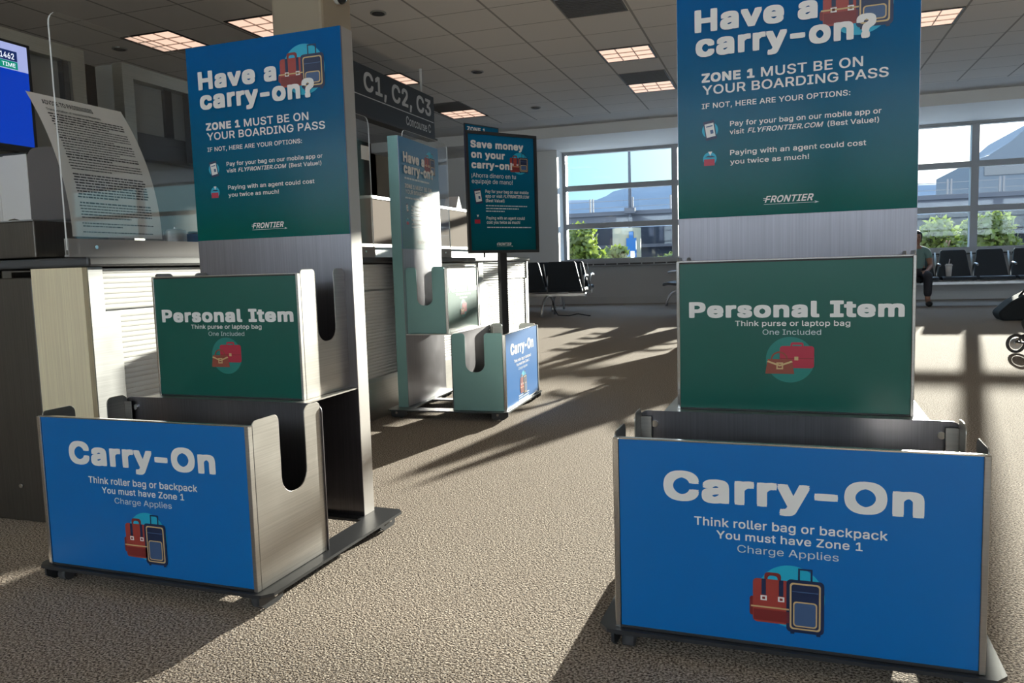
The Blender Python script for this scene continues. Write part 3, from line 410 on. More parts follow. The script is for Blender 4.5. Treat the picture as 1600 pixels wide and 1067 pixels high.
def luggage(p, cx, cz, r, low=-0.92, slow=-1.13, k=1):
    p.disc(cx, cz, r, CYAN, k)
    X = lambda a: cx + a * r; Zz = lambda a: cz + a * r
    p.rrect(X(-0.78), X(-0.28), Zz(0.3), Zz(0.72), 0.12 * r, DRED, k + 1)
    p.rrect(X(-0.68), X(-0.38), Zz(0.3), Zz(0.62), 0.1 * r, CYAN, k + 2)
    p.rrect(X(-1.12), X(-0.02), Zz(low), Zz(0.5), 0.13 * r, RED, k + 3)
    p.rrect(X(-1.22), X(-1.0), Zz(low + .2), Zz(-0.1), 0.08 * r, DRED, k + 2)
    p.rect(X(-1.10), X(-0.04), Zz(low + .06), Zz(low + .42), DRED, k + 4)
    p.rect(X(-1.18), X(-0.04), Zz(low + .48), Zz(low + .53), GOLD, k + 5)
    for a in (-0.86, -0.34):
        p.rect(X(a), X(a + .13), Zz(-0.02), Zz(0.5), NAVY, k + 4)
        p.rect(X(a - .03), X(a + .16), Zz(-0.2), Zz(-0.04), WHITE, k + 4); p.rect(X(a + .02), X(a + .11), Zz(-0.16), Zz(-0.08), DRED, k + 5)
    p.outline(X(0.22), X(0.64), Zz(0.5), Zz(0.94), 0.055 * r, NAVY, k + 3)
    for a in (0.0, 0.76): p.rect(X(a), X(a + .12), Zz(slow - .06), Zz(slow + .02), NAVY, k + 3)
    p.rrect(X(-0.12), X(0.98), Zz(slow), Zz(0.57), 0.14 * r, NAVY, k + 4)
    p.rrect(X(-0.02), X(0.88), Zz(slow + .1), Zz(0.47), 0.10 * r, GOLD, k + 5)
    p.rrect(X(0.03), X(0.83), Zz(slow + .15), Zz(0.42), 0.08 * r, NAVY, k + 6)
    p.rect(X(0.05), X(0.81), Zz(0.18), Zz(0.21), SLATE, k + 7)
    p.rrect(X(0.08), X(0.78), Zz(slow + .2), Zz(-0.12), 0.10 * r, GOLD, k + 7)
    p.rrect(X(0.12), X(0.74), Zz(slow + .24), Zz(-0.16), 0.08 * r, SLATE, k + 8)
def purse(p, cx, cz, r, k=1):
    X = lambda a: cx + a * r; Zz = lambda a: cz + a * r
    p.disc(cx, cz, r, TEAL, k)
    p.rrect(X(0.02), X(0.55), Zz(0.5), Zz(0.76), 0.08 * r, CRIM, k + 1); p.rect(X(0.1), X(0.47), Zz(0.5), Zz(0.66), TEAL, k + 2)
    p.rrect(X(-0.42), X(0.98), Zz(-0.36), Zz(0.6), 0.12 * r, CRIM, k + 3)
    p.rect(X(-0.40), X(0.96), Zz(0.04), Zz(0.07), DRED, k + 4); p.rect(X(0.18), X(0.34), Zz(-0.02), Zz(0.14), GOLD, k + 5)
    ring = arc(X(-0.44), Zz(0.0), 0.36 * r, 0, 180, 12) + arc(X(-0.44), Zz(0.0), 0.29 * r, 180, 0, 12); p.poly(ring, BROWN, k + 4)
    p.poly([(X(-1.02), Zz(-0.62)), (X(0.18), Zz(-0.62)), (X(0.08), Zz(0.02)), (X(-0.92), Zz(0.02))], BROWN, k + 5)
    p.poly([(X(-0.96), Zz(-0.1)), (X(-0.9), Zz(-0.04)), (X(-0.42), Zz(-0.22)), (X(0.06), Zz(-0.04)), (X(0.12), Zz(-0.1)), (X(-0.42), Zz(-0.3))], GOLD, k + 6)
    p.outline(X(-0.56), X(-0.28), Zz(-0.42), Zz(-0.12), 0.06 * r, GOLD, k + 7)
def phone(p, cx, cz, h, k=1, disc=True):
    if disc: p.disc(cx, cz, h * 0.42, CYAN, k)
    c, s = math.cos(0.16), math.sin(0.16)
    def R(a, z): return (cx + (a * c - z * s) * h, cz + (a * s + z * c) * h)
    for (a, z, m, q) in ((0.29, 0.5, NAVY, 1), (0.235, 0.36, WHITE, 2)): p.poly([R(-a, -z), R(a, -z), R(a, z), R(-a, z)], m, k + q)
    p.poly([R(-.17, .18), R(.17, .18), R(.17, .24), R(-.17, .24)], SLATE, k + 3); p.poly([R(0, -.2), R(.16, -.2), R(.16, 0), R(0, 0)], SLATE, k + 3)
def moneybag(p, cx, cz, h, k=1, disc=True):
    if disc: p.disc(cx, cz, h * 0.42, CYAN, k)
    p.rect(cx - .36 * h, cx + .3 * h, cz - .42 * h, cz - .02 * h, CRIM, k + 1)
    p.poly([(cx - .32 * h, cz + .1 * h), (cx + .36 * h, cz + .1 * h), (cx + .1 * h, cz + .2 * h), (cx, cz + .08 * h), (cx - .1 * h, cz + .2 * h)], NAVY, k + 2)
    p.poly([(cx - .1 * h, cz + .45 * h), (cx + .16 * h, cz + .45 * h), (cx + .03 * h, cz + .2 * h)], WHITE, k + 2)
def airline(p, x0, x1, z, cap, k=2):
    p.text('FRONTIER', x0, x1, z, cap, WHITE, 0.02, 0.3, k)
    p.rect(x0 - cap * .12, x1 + cap * .2, z - cap * .28, z - cap * .22, SOFTW, k)
    for q in (0.35, 0.6): p.rect(x0 - cap * .2, x0 + cap * .25, z + cap * q, z + cap * (q + .1), WHITE, k)
    p.poly([(x1 + cap * .1, z - cap * .42), (x1 + cap * .75, z - cap * .25), (x1 + cap * .1, z - cap * .02), (x1 + cap * .28, z - cap * .25)], SOFTW, k)

HV, MD, LT = 0.038, 0.012, 0.0
def header_print(extra=False):
    W, H = 0.553, 0.59
    p = Print(); p.rect(0, W, 0, H, HEADERG if extra else HEADER, 0)
    luggage(p, 0.425, 0.482, 0.0725, low=-0.62, slow=-0.78)
    p.text('Have a', 0.044, 0.332, 0.4595, 0.055, WHITE, HV, k=12)
    p.text('carry-on?', 0.046, 0.460, 0.400, 0.055, WHITE, HV, k=12)
    if extra:
        p.dashes(0.06, 0.40, 0.372, 0.010, SOFTW, seed=3)
    dz = -0.0 if not extra else -0.012
    p.text('ZONE 1', 0.060, 0.188, 0.337 + dz, 0.0225, WHITE, HV)
    p.text('MUST BE ON', 0.203, 0.433, 0.337 + dz, 0.0230, WHITE, MD)
    p.text('YOUR BOARDING PASS', 0.062, 0.488, 0.307 + dz, 0.0225, WHITE, MD)
    if extra:
        p.dashes(0.06, 0.36, 0.268, 0.009, SOFTW, seed=4)
    else:
        p.text('IF NOT, HERE ARE YOUR OPTIONS:', 0.060, 0.406, 0.2725, 0.0130, WHITE, MD)
    p.text('Pay for your bag on our mobile app or', 0.129, 0.474, 0.2245, 0.0125, WHITE, MD)
    p.text('visit', 0.128, 0.163, 0.2045, 0.0120, WHITE, MD)
    p.text('FLYFRONTIER.COM', 0.171, 0.347, 0.2045, 0.0120, WHITE, 0.016, 0.25)
    p.text('(Best Value!)', 0.356, 0.469, 0.2045, 0.0120, WHITE, MD)
    p.text('Paying with an agent could cost', 0.129, 0.442, 0.1530, 0.0125, WHITE, MD)
    p.text('you twice as much!', 0.129, 0.315, 0.1305, 0.0120, WHITE, MD)
    if extra:
        for q, z in enumerate((0.190, 0.178, 0.116)): p.dashes(0.129, 0.40, z, 0.006, SOFTW, seed=8 + q)
    phone(p, 0.080, 0.2185, 0.047); moneybag(p, 0.079, 0.1475, 0.040)
    airline(p, 0.212, 0.326, 0.0300, 0.0165)
    return p
def carry_print(extra=False):
    W, H = 0.640, 0.385
    p = Print(); p.rect(0, W, 0, H, BLUE, 0)
    p.text('Carry-On', 0.088, 0.547, 0.2685, 0.0595, WHITE, HV)
    p.text('Think roller bag or backpack', 0.147, 0.489, 0.2225, 0.0170, WHITE, MD)
    p.text('You must have Zone 1', 0.189, 0.448, 0.1990, 0.0158, WHITE, MD)
    p.text('Charge Applies', 0.228, 0.408, 0.1752, 0.0145, SOFTW, LT)
    luggage(p, 0.3245, 0.098, 0.0605)
    if extra:
        for q, z in enumerate((0.036, 0.024, 0.012)): p.dashes(0.22, 0.43, z - .006, 0.006, SOFTW, seed=20 + q)
    return p
def personal_print():
    W, H = 0.490, 0.335
    p = Print(); p.rect(0, W, 0, H, GREEN, 0)
    p.text('Personal Item', 0.021, 0.472, 0.2105, 0.0365, WHITE, HV)
    p.text('Think purse or laptop bag', 0.124, 0.366, 0.1915, 0.0120, WHITE, MD)
    p.text('One Included', 0.184, 0.307, 0.1718, 0.0118, SOFTW, LT)
    purse(p, 0.2425, 0.1155, 0.0515)
    return p

# ------------------------------------------------------------------ the room
HC = 3.16; FV = 15.3
m = MB(); m.box(-8.2, 15.2, -6.2, 15.6, -0.12, 0.0, CARPET); struct(m.build('floor'))
m = MB(); m.box(-8.2, 15.2, -6.2, 12.62, HC, HC + 0.1, CEIL); m.box(-8.2, 15.2, 12.62, 13.42, HC, HC + 0.1, CEILP)
struct(m.build('ceiling'))
m = MB(); m.box(-8.2, 15.2, 13.42, 13.55, 2.98, HC + 0.1, WHITEWALL); m.box(-8.2, 15.2, 13.55, 15.5, 2.98, 3.08, WHITEWALL)
struct(m.build('trim_1'))
m = MB(); m.box(-8.2, -4.08, 14.86, 15.56, 0, HC, WHITEWALL)
struct(m.build('wall_back'))
m = MB(); m.box(-8.2, -7.3, -6.2, 14.9, 0, HC, CREAM); struct(m.build('wall_left'))
m = MB(); m.box(14.9, 15.2, -6.2, 15.5, 0, HC, GREYWALL); struct(m.build('wall_right'))
m = MB(); m.box(-8.2, 15.2, -6.4, -6.1, 0, 1.45, GREYWALL); m.box(-8.2, 15.2, -6.4, -6.1, 2.95, HC, GREYWALL)
for q in (-8.2, -4.1, 0, 4.1, 8.2, 11.6, 14.9): m.box(q, q + .3, -6.4, -6.1, 1.45, 2.95, GREYWALL)
struct(m.build('wall_rear'))
for i, q in enumerate((-7.9, -3.8, .3, 4.4, 8.5, 11.9)):  # unseen rear windows, added to light the sign fronts
    m = MB(); e = q + (3.8 if i < 4 else 3.1)
    for z in (1.45, 2.20, 2.90): m.box(q, e, -6.3, -6.2, z, z + .05, FRAME)
    f = struct(m.build('window_%d' % (i + 8))); g = MB(); g.box(q, e, -6.26, -6.25, 1.5, 2.9, PANE); struct(g.build('window_pane', f))
m = MB(); m.box(-8.2, -7.3, -1.6, 13.6, 0, HC, CREAM); m.box(-8.2, -7.3, -6.2, -1.6, 0, .4, CREAM); m.box(-8.2, -7.3, -6.2, -1.6, 2.95, HC, CREAM); struct(m.build('wall_left'))
m = MB()
for q in (-6.1, -4.6, -3.1, -1.65): m.box(-7.5, -7.4, q, q + .05, .4, 2.95, FRAME)
for z in (.4, 2.90): m.box(-7.5, -7.4, -6.1, -1.6, z, z + .05, FRAME)
f = struct(m.build('window_6')); g = MB(); g.box(-7.46, -7.45, -6.1, -1.65, .45, 2.9, PANE); struct(g.build('window_pane', f))  # unseen side window, added to brighten the end panel's reflection
m = MB(); m.box(14.9, 15.2, -6.2, 15.5, 0, HC, GREYWALL); struct(m.build('wall_right'))
m = MB(); m.box(-8.2, 8.2, -6.4, -6.1, 0, 0.5, GREYWALL); m.box(-8.2, 8.2, -6.4, -6.1, 2.95, HC, GREYWALL)
for q in (-8.2, -4.1, 0, 4.1, 8.2, 11.6, 14.9): m.box(q, q + .3, -6.4, -6.1, .5, 2.95, GREYWALL)
struct(m.build('wall_rear'))
for i, q in enumerate((-7.9, -3.8, .3, 4.4, 8.5, 11.9)):  # lower set of unseen rear windows, also added as fill
    m = MB(); e = q + (3.8 if i < 4 else 3.1)
    for z in (.5, 1.7, 2.90): m.box(q, e, -6.3, -6.2, z, z + .05, FRAME)
    f = struct(m.build('window_%d' % (i + 8))); g = MB(); g.box(q, e, -6.26, -6.25, .55, 2.9, PANE); struct(g.build('window_pane', f))
# window wall: apron, ledge with convector slots, header
m = MB(); m.box(-4.08, 14.9, 15.22, 15.5, 0, 0.80, GREYWALL); struct(m.build('wall_window'))
m = MB(); m.box(-4.08, 14.9, 15.17, 15.22, 0, 0.14, GREYWALL); struct(m.build('baseboard_window'))
m = MB(); m.box(-4.08, 14.9, 15.02, 15.42, 0.845, 0.865, FRAME); m.box(-4.08, 14.9, 15.03, 15.05, 0.735, 0.845, FRAME); m.box(-4.08, 14.9, 15.03, 15.22, 0.73, 0.74, FRAME)
k = -3.9
while k < 14.7:
    m.box(k, k + 0.21, 15.026, 15.032, 0.755, 0.785, BLACKM); k += 0.235
struct(m.build('trim_2'))
m = MB(); m.box(-4.08, 14.9, 15.26, 15.5, 2.95, 3.0, FRAME); struct(m.build('trim_3'))
edges = [-4.08, -1.9, 0.40, 3.1, 5.6, 8.1, 10.6, 14.9]
for i in range(7):
    a, c = edges[i], edges[i + 1]
    m = MB()
    lw = 0.06
    m.box(a, a + lw, 15.27, 15.42, 0.86, 2.96, FRAME); m.box(c - 0.055, c, 15.27, 15.42, 0.86, 2.96, FRAME)
    for z in (0.865, 1.53, 2.275, 2.945): m.box(a + lw, c - 0.055, 15.28, 15.41, z - (0.05 if 1 < z < 2.6 else 0.02), z + (0.05 if 1 < z < 2.6 else 0.02), FRAME)
    f = struct(m.build('window_%d' % (i + 1)))
    for z0, z1 in ((0.885, 1.48), (1.58, 2.225), (2.325, 2.925)):
        g = MB(); g.box(a + lw, c - 0.055, 15.342, 15.35, z0, z1, PANE); struct(g.build('window_pane', f))

# ------------------------------------------------------------------ baggage sizers
W1, D1, ZP, Z1, ZS = 0.66, 0.288, 0.050, 0.443, 0.438
ZSH, W2, Y2, Z2 = 0.444, 0.500, 0.335, 0.789
WB, YB, TB, ZH, ZT = 0.5555, 0.5666, 0.060, 0.899, 1.489
def notch_side(y0, y1, z0, z1, nf, nb, nz, rt=0.018, rb=0.045):
    """outline (y,z) of a bin side with a deep rounded slot open to the top"""
    p = [(y0, z0), (y1, z0), (y1, z1 - rt)] + arc(y1 - rt, z1 - rt, rt, 0, 90, 5)
    p += arc(nb + rt, z1 - rt, rt, 90, 180, 5) + arc(nb - rb, nz + rb, rb, 0, -90, 6) + arc(nf + rb, nz + rb, rb, -90, -180, 6)
    p += arc(nf - rt, z1 - rt, rt, 0, 90, 5) + arc(y0 + rt * .6, z1 - rt * .6, rt * .6, 90, 180, 4)
    return p
def sign_panel(parent, pr, w, h, x, y, z, edge):
    """printed panel: a thin slab with the print on its front"""
    pr.box(0, w, 0.0002, 0.009, 0, h, edge)
    return pr.build('sign_panel', parent, (x, y, z))
TEAL_STEEL = mat('teal_tinted_steel', (0.20, 0.36, 0.345), 0.42, 0.45)  # steel tinted teal, for the sides of one sizer
def build_sizer(loc, rz, label, extra=False):
    SIDE = TEAL_STEEL if extra else STEEL; EDGE = TEAL_STEEL if extra else BOARDSIDE
    t = thing('baggage_sizer', label, 'baggage sizer', loc, rz, 'airline baggage sizers')
    # base plate: a flat ladder with two openings
    m = MB(); xs = [-.366, -.285, -.03, .03, .285, .366]; ys = [-.0135, .30, .535, .6583]; 
    out = [(-.366, .01), (-.346, -.0135), (.346, -.0135), (.366, .01), (.366, .6383), (.346, .6583), (-.346, .6583), (-.366, .6383)]
    m.prism([(-.366, .01), (-.346, -.0135), (.346, -.0135), (.366, .01), (.366, .305), (-.366, .305)], XY, .042, .0495, BLACKM)
    m.prism([(-.366, .535), (.366, .535), (.366, .6383), (.346, .6583), (-.346, .6583), (-.366, .6383)], XY, .042, .0495, BLACKM)
    for a, c in ((-.366, -.285), (-.03, .03), (.285, .366)): m.box(a, c, .305, .535, .042, .0495, BLACKM)
    m.build('base_plate', t)
    for sx in (-1, 1):
        for y0, fw in ((.035, 1), (.60, -1)):
            m = MB(); x = sx * .335
            m.prism([(y0 - .045, .042), (y0 + .045, .042), (y0 + .045, .012), (y0 + .030, .006), (y0 - .022, .006), (y0 - .045, .022)], YZ, x - .003, x + .003, BLACKM)
            m.box(min(x, x - sx * .055), max(x, x - sx * .055), y0 - .04, y0 + .04, .036, .042, BLACKM)
            m.cyl((x + sx * .005, y0 + .012, .030), .007, .006, CHROME, 'x', 12)
            c = m.build('caster', t)
            m = MB(); m.cyl((x - sx * .026, y0 - .005, .0175), .0175, .024, RUBBER, 'x', 20); m.build('wheel', c)
    # lower bin
    m = MB()
    for sx in (-1, 1):
        x = sx * (W1 / 2)
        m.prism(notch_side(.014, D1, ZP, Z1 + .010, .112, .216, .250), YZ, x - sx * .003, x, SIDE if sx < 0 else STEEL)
        m.box(min(x - sx * .003, x - sx * .028), max(x - sx * .003, x - sx * .028), D1 - .012, D1 - .009, ZP, ZS - .004, STEEL)
    m.box(-W1 / 2 + .003, W1 / 2 - .003, .014, .017, ZP, Z1 - .003, STEELD)
    m.box(-W1 / 2 + .003, W1 / 2 - .003, .017, D1 - .006, ZP, ZP + .003, STEELD)
    b = m.build('carry_on_bin', t, bevel=.0008, seg=1)
    m = MB(); r = .022; hw = W1 / 2 + .010
    hw -= .006; m.prism([(-hw, ZP), (hw, ZP)] + arc(hw - r, ZS + .008 - r, r, 0, 90, 5) + arc(-hw + r, ZS + .008 - r, r, 90, 180, 5), XZ, D1, D1 + .003, STEELV)
    for sx in (-1, 1): m.cyl((sx * (hw - .038), D1 - .002, ZS - .022), .008, .005, CHROME, 'y', 14)
    m.build('back_panel', b)
    m = MB()
    for sx in (-1, 1):
        x = sx * W1 / 2
        m.box(min(x, x - sx * .011), max(x, x - sx * .011), -.002, .013, ZP, Z1, CHROME if sx < 0 else STEEL)
    m.box(-W1 / 2, W1 / 2, .002, .014, Z1 - .004, Z1 + .001, CHROME); m.box(-W1 / 2 + .011, W1 / 2 - .011, -.001, .012, ZP, ZP + .006, BLACKM)
    m.build('sign_frame', b, bevel=.001, seg=1)
    sign_panel(b, carry_print(extra), .636, .383, -.318, .0012, ZP + .006, INK)
    # shelf and upper bin
    m = MB(); m.box(-.276, .276, D1 + .006, YB, ZSH - .004, ZSH, STEEL); m.box(-.276, .276, D1 + .004, D1 + .007, ZSH - .022, ZSH, STEEL)
    m.build('shelf', t)
    m = MB()
    for sx in (-1, 1):
        x = sx * W2 / 2
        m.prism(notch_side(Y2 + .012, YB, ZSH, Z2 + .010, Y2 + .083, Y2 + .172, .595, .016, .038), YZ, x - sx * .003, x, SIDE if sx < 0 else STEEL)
    m.box(-W2 / 2 + .003, W2 / 2 - .003, Y2 + .012, Y2 + .015, ZSH, Z2 - .003, STEELD)
    b = m.build('personal_item_bin', t, bevel=.0008, seg=1)
    m = MB()
    for sx in (-1, 1):
        x = sx * W2 / 2; m.box(min(x, x - sx * .007), max(x, x - sx * .007), Y2 - .002, Y2 + .011, ZSH, Z2, CHROME if sx < 0 else STEEL)
    m.box(-W2 / 2, W2 / 2, Y2 + .002, Y2 + .012, Z2 - .003, Z2 + .001, CHROME); m.box(-W2 / 2 + .007, W2 / 2 - .007, Y2 - .001, Y2 + .012, ZSH, ZSH + .004, BLACKM)
    m.build('sign_frame', b, bevel=.001, seg=1)
    pr = personal_print(); sign_panel(b, pr, .486, .338, -.243, Y2 + .0012, ZSH + .004, INK)
    # upright board with its header poster
    m = MB(); m.box(-WB / 2, WB / 2, YB, YB + .003, ZP, ZT, STEELV)
    for sx in (-1, 1):
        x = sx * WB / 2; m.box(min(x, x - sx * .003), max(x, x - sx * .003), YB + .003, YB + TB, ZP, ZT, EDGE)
    m.box(-WB / 2 + .003, WB / 2 - .003, YB + TB - .003, YB + TB, ZP, ZT, STEELD); m.box(-WB / 2 + .003, WB / 2 - .003, YB + .003, YB + TB - .003, ZT - .003, ZT, BOARDSIDE)
    m.box(-WB / 2 + .003, WB / 2 - .003, YB + .003, YB + TB - .003, ZP, ZP + .003, STEELD)
    b = m.build('upright_board', t)
    pr = header_print(extra); pr.box(0, .553, .0002, .0015, 0, .59, BLUE)
    pr.build('header_poster', b, (-.2765, YB - .0017, ZH))
    return t
sz = build_sizer((-1.4807, 1.4834, 0), math.radians(-1.165), 'steel baggage sizer nearest the service counter, at the left front')
dup(sz, (0.0131, 1.5165, 0), math.radians(-1.398), 'steel baggage sizer standing alone in front of the windows, closest to the viewer')
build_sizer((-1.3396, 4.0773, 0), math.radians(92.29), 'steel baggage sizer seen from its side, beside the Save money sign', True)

# ------------------------------------------------------------------ Save money sign on its pole
t = thing('floor_sign', 'black framed sign on a pole reading Save money on your carry-on', 'sign', (-1.912, 5.42, 0), math.radians(54))
m = MB(); m.cyl((0, 0, .006), .085, .012, BLACKM, 'z', 36); m.build('base_plate', t)
m = MB(); m.box(-.030, .030, -.012, .028, .012, .93, BLACKM); m.build('pole', t, bevel=.004)
SW, SH, SB = .615, .850, .887
m = MB()
for x0, x1, z0, z1 in ((-SW / 2, SW / 2, SB, SB + .020), (-SW / 2, SW / 2, SB + SH - .020, SB + SH), (-SW / 2, -SW / 2 + .020, SB + .02, SB + SH - .02), (SW / 2 - .020, SW / 2, SB + .02, SB + SH - .02)):
    m.box(x0, x1, -.036, -.014, z0, z1, BLACKM)
m.box(-SW / 2 + .02, SW / 2 - .02, -.020, -.014, SB + .02, SB + SH - .02, BLACKP)
fr = m.build('sign_frame', t)
p = Print(); W_, H_ = .575, .810; p.rect(0, W_, 0, H_, SAVEP, 0)
zz = lambda v: v * .850 / .79 - .020
X = lambda v: (v / .575 * .615) - .020
luggage(p, X(.437), zz(.598), .078, low=-.8, slow=-.8)
p.text('Save money', X(.043), X(.468), zz(.684), .051, WHITE, HV, k=12)
p.text('on your', X(.045), X(.313), zz(.618), .051, WHITE, HV, k=12)
p.text('carry-on!', X(.045), X(.371), zz(.552), .051, WHITE, HV, k=12)
p.text('\u00a1Ahorra dinero en tu', X(.045), X(.401), zz(.494), .030, WHITE, LT)
p.text('equipaje de mano!', X(.046), X(.373), zz(.456), .030, WHITE, LT)
p.text('Pay for your bag on our mobile', X(.150), X(.505), zz(.396), .0215, WHITE, MD)
p.text('app or visit', X(.149), X(.285), zz(.366), .0215, WHITE, MD)
p.text('FLYFRONTIER.COM', X(.295), X(.509), zz(.366), .0215, WHITE, .016, .25)
p.text('(Best Value!)', X(.150), X(.301), zz(.336), .0215, WHITE, MD)
for a, z in ((.50, .309), (.42, .291), (.30, .273)): p.dashes(X(.150), X(a), zz(z), .007, SOFTW, seed=int(a * 100))
p.text('Paying with an agent could', X(.152), X(.466), zz(.222), .0215, WHITE, MD)
p.text('cost you twice as much!', X(.153), X(.426), zz(.194), .0215, WHITE, MD)
p.dashes(X(.155), X(.52), zz(.167), .007, SOFTW, seed=77)
phone(p, X(.092), zz(.372), .104, disc=False); moneybag(p, X(.082), zz(.222), .070, disc=False)
airline(p, X(.231), X(.348), zz(.049), .021)
p.build('poster', fr, (-SW / 2 + .02, -.0205, SB + .02))

# ------------------------------------------------------------------ service counter
ENDP = steel('steel_warm_reflection', (0.95, 0.80, 0.56), .46, 'x'); ENDP.node_tree.nodes['Principled BSDF'].inputs['Metallic'].default_value = .35; CABST = steel('steel_shaded', (0.15, 0.135, 0.12), .42, 'x')  # one steel in two tones: warm carpet reflection and shaded part coloured in
UC = -2.03; V0, V1 = 1.885, 6.37
t = thing('service_counter', 'long steel service counter with white slatted front panels', 'counter', (0, 0, 0))
m = MB(); m.box(-2.70, UC - .012, 2.17, V1, 0.0, .822, STEELD); m.box(-2.235, UC - .012, V0 + .003, 2.17, 0, .822, STEELD); m.build('body', t)
m = MB(); m.box(-2.24, UC, V0 - .018, V0 + .004, 0, .826, ENDP); m.build('end_panel', t)['label'] = 'brushed steel end panel'
m = MB(); m.box(-2.72, UC + .022, V0 - .012, V1 + .01, .828, .858, mat('dark_worktop', (0.07, 0.07, 0.075), .5)); m.build('countertop', t, bevel=.008)
m = MB(); m.box(UC - .012, UC, V0 + .06, V1, 0.0, .20, STEEL); m.build('kick_plate', t)
segs = [(V0, 3.02), (3.02, 4.13), (4.13, 5.25), (5.25, V1)]
for a, c in segs:
    m = MB(); m.box(UC - .014, UC + .004, a, a + .055, .0 if a == V0 else .2, .826, STEELD); m.box(UC - .014, UC + .004, c - .03, c, .2, .826, STEELD)
    m.box(UC - .014, UC + .002, a + .055, c - .03, .20, .222, STEELD); m.box(UC - .014, UC + .002, a + .055, a + .115, .222, .685, STEELD); m.box(UC - .014, UC + .002, c - .07, c - .03, .222, .685, STEELD)
    f = m.build('front_frame', t)
    for z0, z1, y0, y1 in ((.69, .822, a + .055, c - .03), (.222, .68, a + .115, c - .07)):
        m = MB(); n = int((z1 - z0) / .0165); h = (z1 - z0) / n; pts = []
        for i in range(n):
            zb = z0 + i * h
            pts += [(UC - .0065, zb), (UC - .0042, zb + h * .18), (UC - .0035, zb + h * .5), (UC - .0042, zb + h * .82)]
        pts += [(UC - .0065, z1), (UC - .012, z1), (UC - .012, z0)]
        m.prism(pts, lambda p_, q_, t_: (p_, t_, q_), y0, y1, LOUVRE)
        m.build('slatted_panel', f)
# tall end cabinet
t = thing('steel_cabinet', 'tall brushed steel cabinet with flat top at the near end of the counter', 'cabinet', (0, 0, 0))
m = MB(); m.box(-3.3, -2.242, 1.868, 2.16, 0.0, .80, CABST); m.box(-3.3, -2.212, 1.868, 2.16, 0.862, .977, CABST); m.box(-3.3, -2.73, 1.868, 2.16, 0.80, .862, CABST); m.build('body', t, bevel=.004)
m = MB(); m.box(-3.3, -2.212, 1.866, 2.162, .977, .981, STEELD); m.build('top', t)
m = MB(); m.cyl((-2.36, 1.864, .12), .007, .006, CHROME, 'y', 14); m.build('screw', t)

# acrylic screens on the counter
CHANNEL = mat('grey_channel', (0.32, 0.31, 0.31), .85, 0, .1)
def screen(a, c, label, radius=.04):
    t = thing('acrylic_screen', label, 'screen', (-2.03, a, .858), 0, 'clear screens on the counter')
    L_ = c - a; z1 = .722
    m = MB(); fn = lambda p_, q_, t_: (t_, p_, q_)
    pts = [(0, .02), (L_, .02)] + arc(L_ - radius, z1 - radius, radius, 0, 90, 6) + arc(radius, z1 - radius, radius, 90, 180, 6)
    fs = m.prism(pts, fn, -.003, .003, ACEDGE)
    for f in fs[:2]: f.material_index = m.mi(ACRYL)
    m.build('sheet', t)
    m = MB(); m.box(-.012, .006, 0, L_, 0, .006, CHANNEL); m.box(.004, .007, 0, L_, .006, .055, CHANNEL); m.box(-.009, -.005, 0, L_, .006, .055, CHANNEL)
    ch = m.build('base_channel', t)
    for y in (.10, L_ - .10):
        m = MB(); m.cyl((.009, y, .030), .006, .004, CHROME, 'x', 12); m.build('bolt', ch)
    return t
screen(1.82, 2.66, 'clear acrylic screen nearest the viewer, in front of the Advice to Passengers notice')
s2 = screen(2.86, 3.715, 'clear acrylic screen between the two left baggage sizers')
screen(4.10, 4.735, 'clear acrylic screen behind the sideways baggage sizer')
m = MB(); m.box(.0035, .006, .76, .84, .50, .57, WHITE); m.build('sticker', s2)

# the notice behind the first screen, curling back at its top
def curl(a, c, k):
    def fn(x, z, o):
        s = z / .47; u = -2.062 - k * s * s; zz_ = .922 + z * (1 - .04 * s)
        return (u + o, a + x, zz_)
    return fn
def notice(a, wd, k, label, full=True):
    p = Print(fn=curl(a, wd, k)); n = 16; H_ = .47
    for i in range(n):
        z0, z1 = H_ * i / n, H_ * (i + 1) / n
        p.face([p.P(0, z0, 0), p.P(wd, z0, 0), p.P(wd, z1, 0), p.P(0, z1, 0)], PAPER)
    if full:
        p.text('ADVICE TO PASSENGERS', .040, .232, .434, .0165, INK, .02, k=2)
        p.text('Transportation of Hazardous Materials', .042, .250, .413, .0085, INK, .012, k=2)
        z = .400; j = 0
        for blk, dark in ((4, 1), (5, 0), (1, 1), (4, 0), (1, 0), (2, 1), (4, 0), (0, 0), (9, 1), (0, 0), (1, 1), (5, 0), (0, 0), (2, 0), (0, 0), (4, 0)):
            for q in range(max(blk, 1)):
                if blk: p.dashes(.040 + .002 * (j % 3), (.335 if q < blk - 1 or blk == 1 else .20 + .02 * (j % 5)), z, .0046 if dark else .0034, INK, 2, seed=j)
                z -= .0092; j += 1
                if z < .012: break
            if z < .012: break
    o = p.build('paper_notice')
    sl = o.modifiers.new('thickness', 'SOLIDIFY'); sl.thickness = .0003; sl.offset = -1 if full else -1
    if full: o.modifiers.remove(sl)
    return tag(o, label, 'notice')
notice(1.873, .372, .142, 'long white Advice to Passengers notice curling back behind the clear screen')
notice(3.30, .32, .110, 'pale sheet curling back behind the second clear screen, seen edge-on', False)

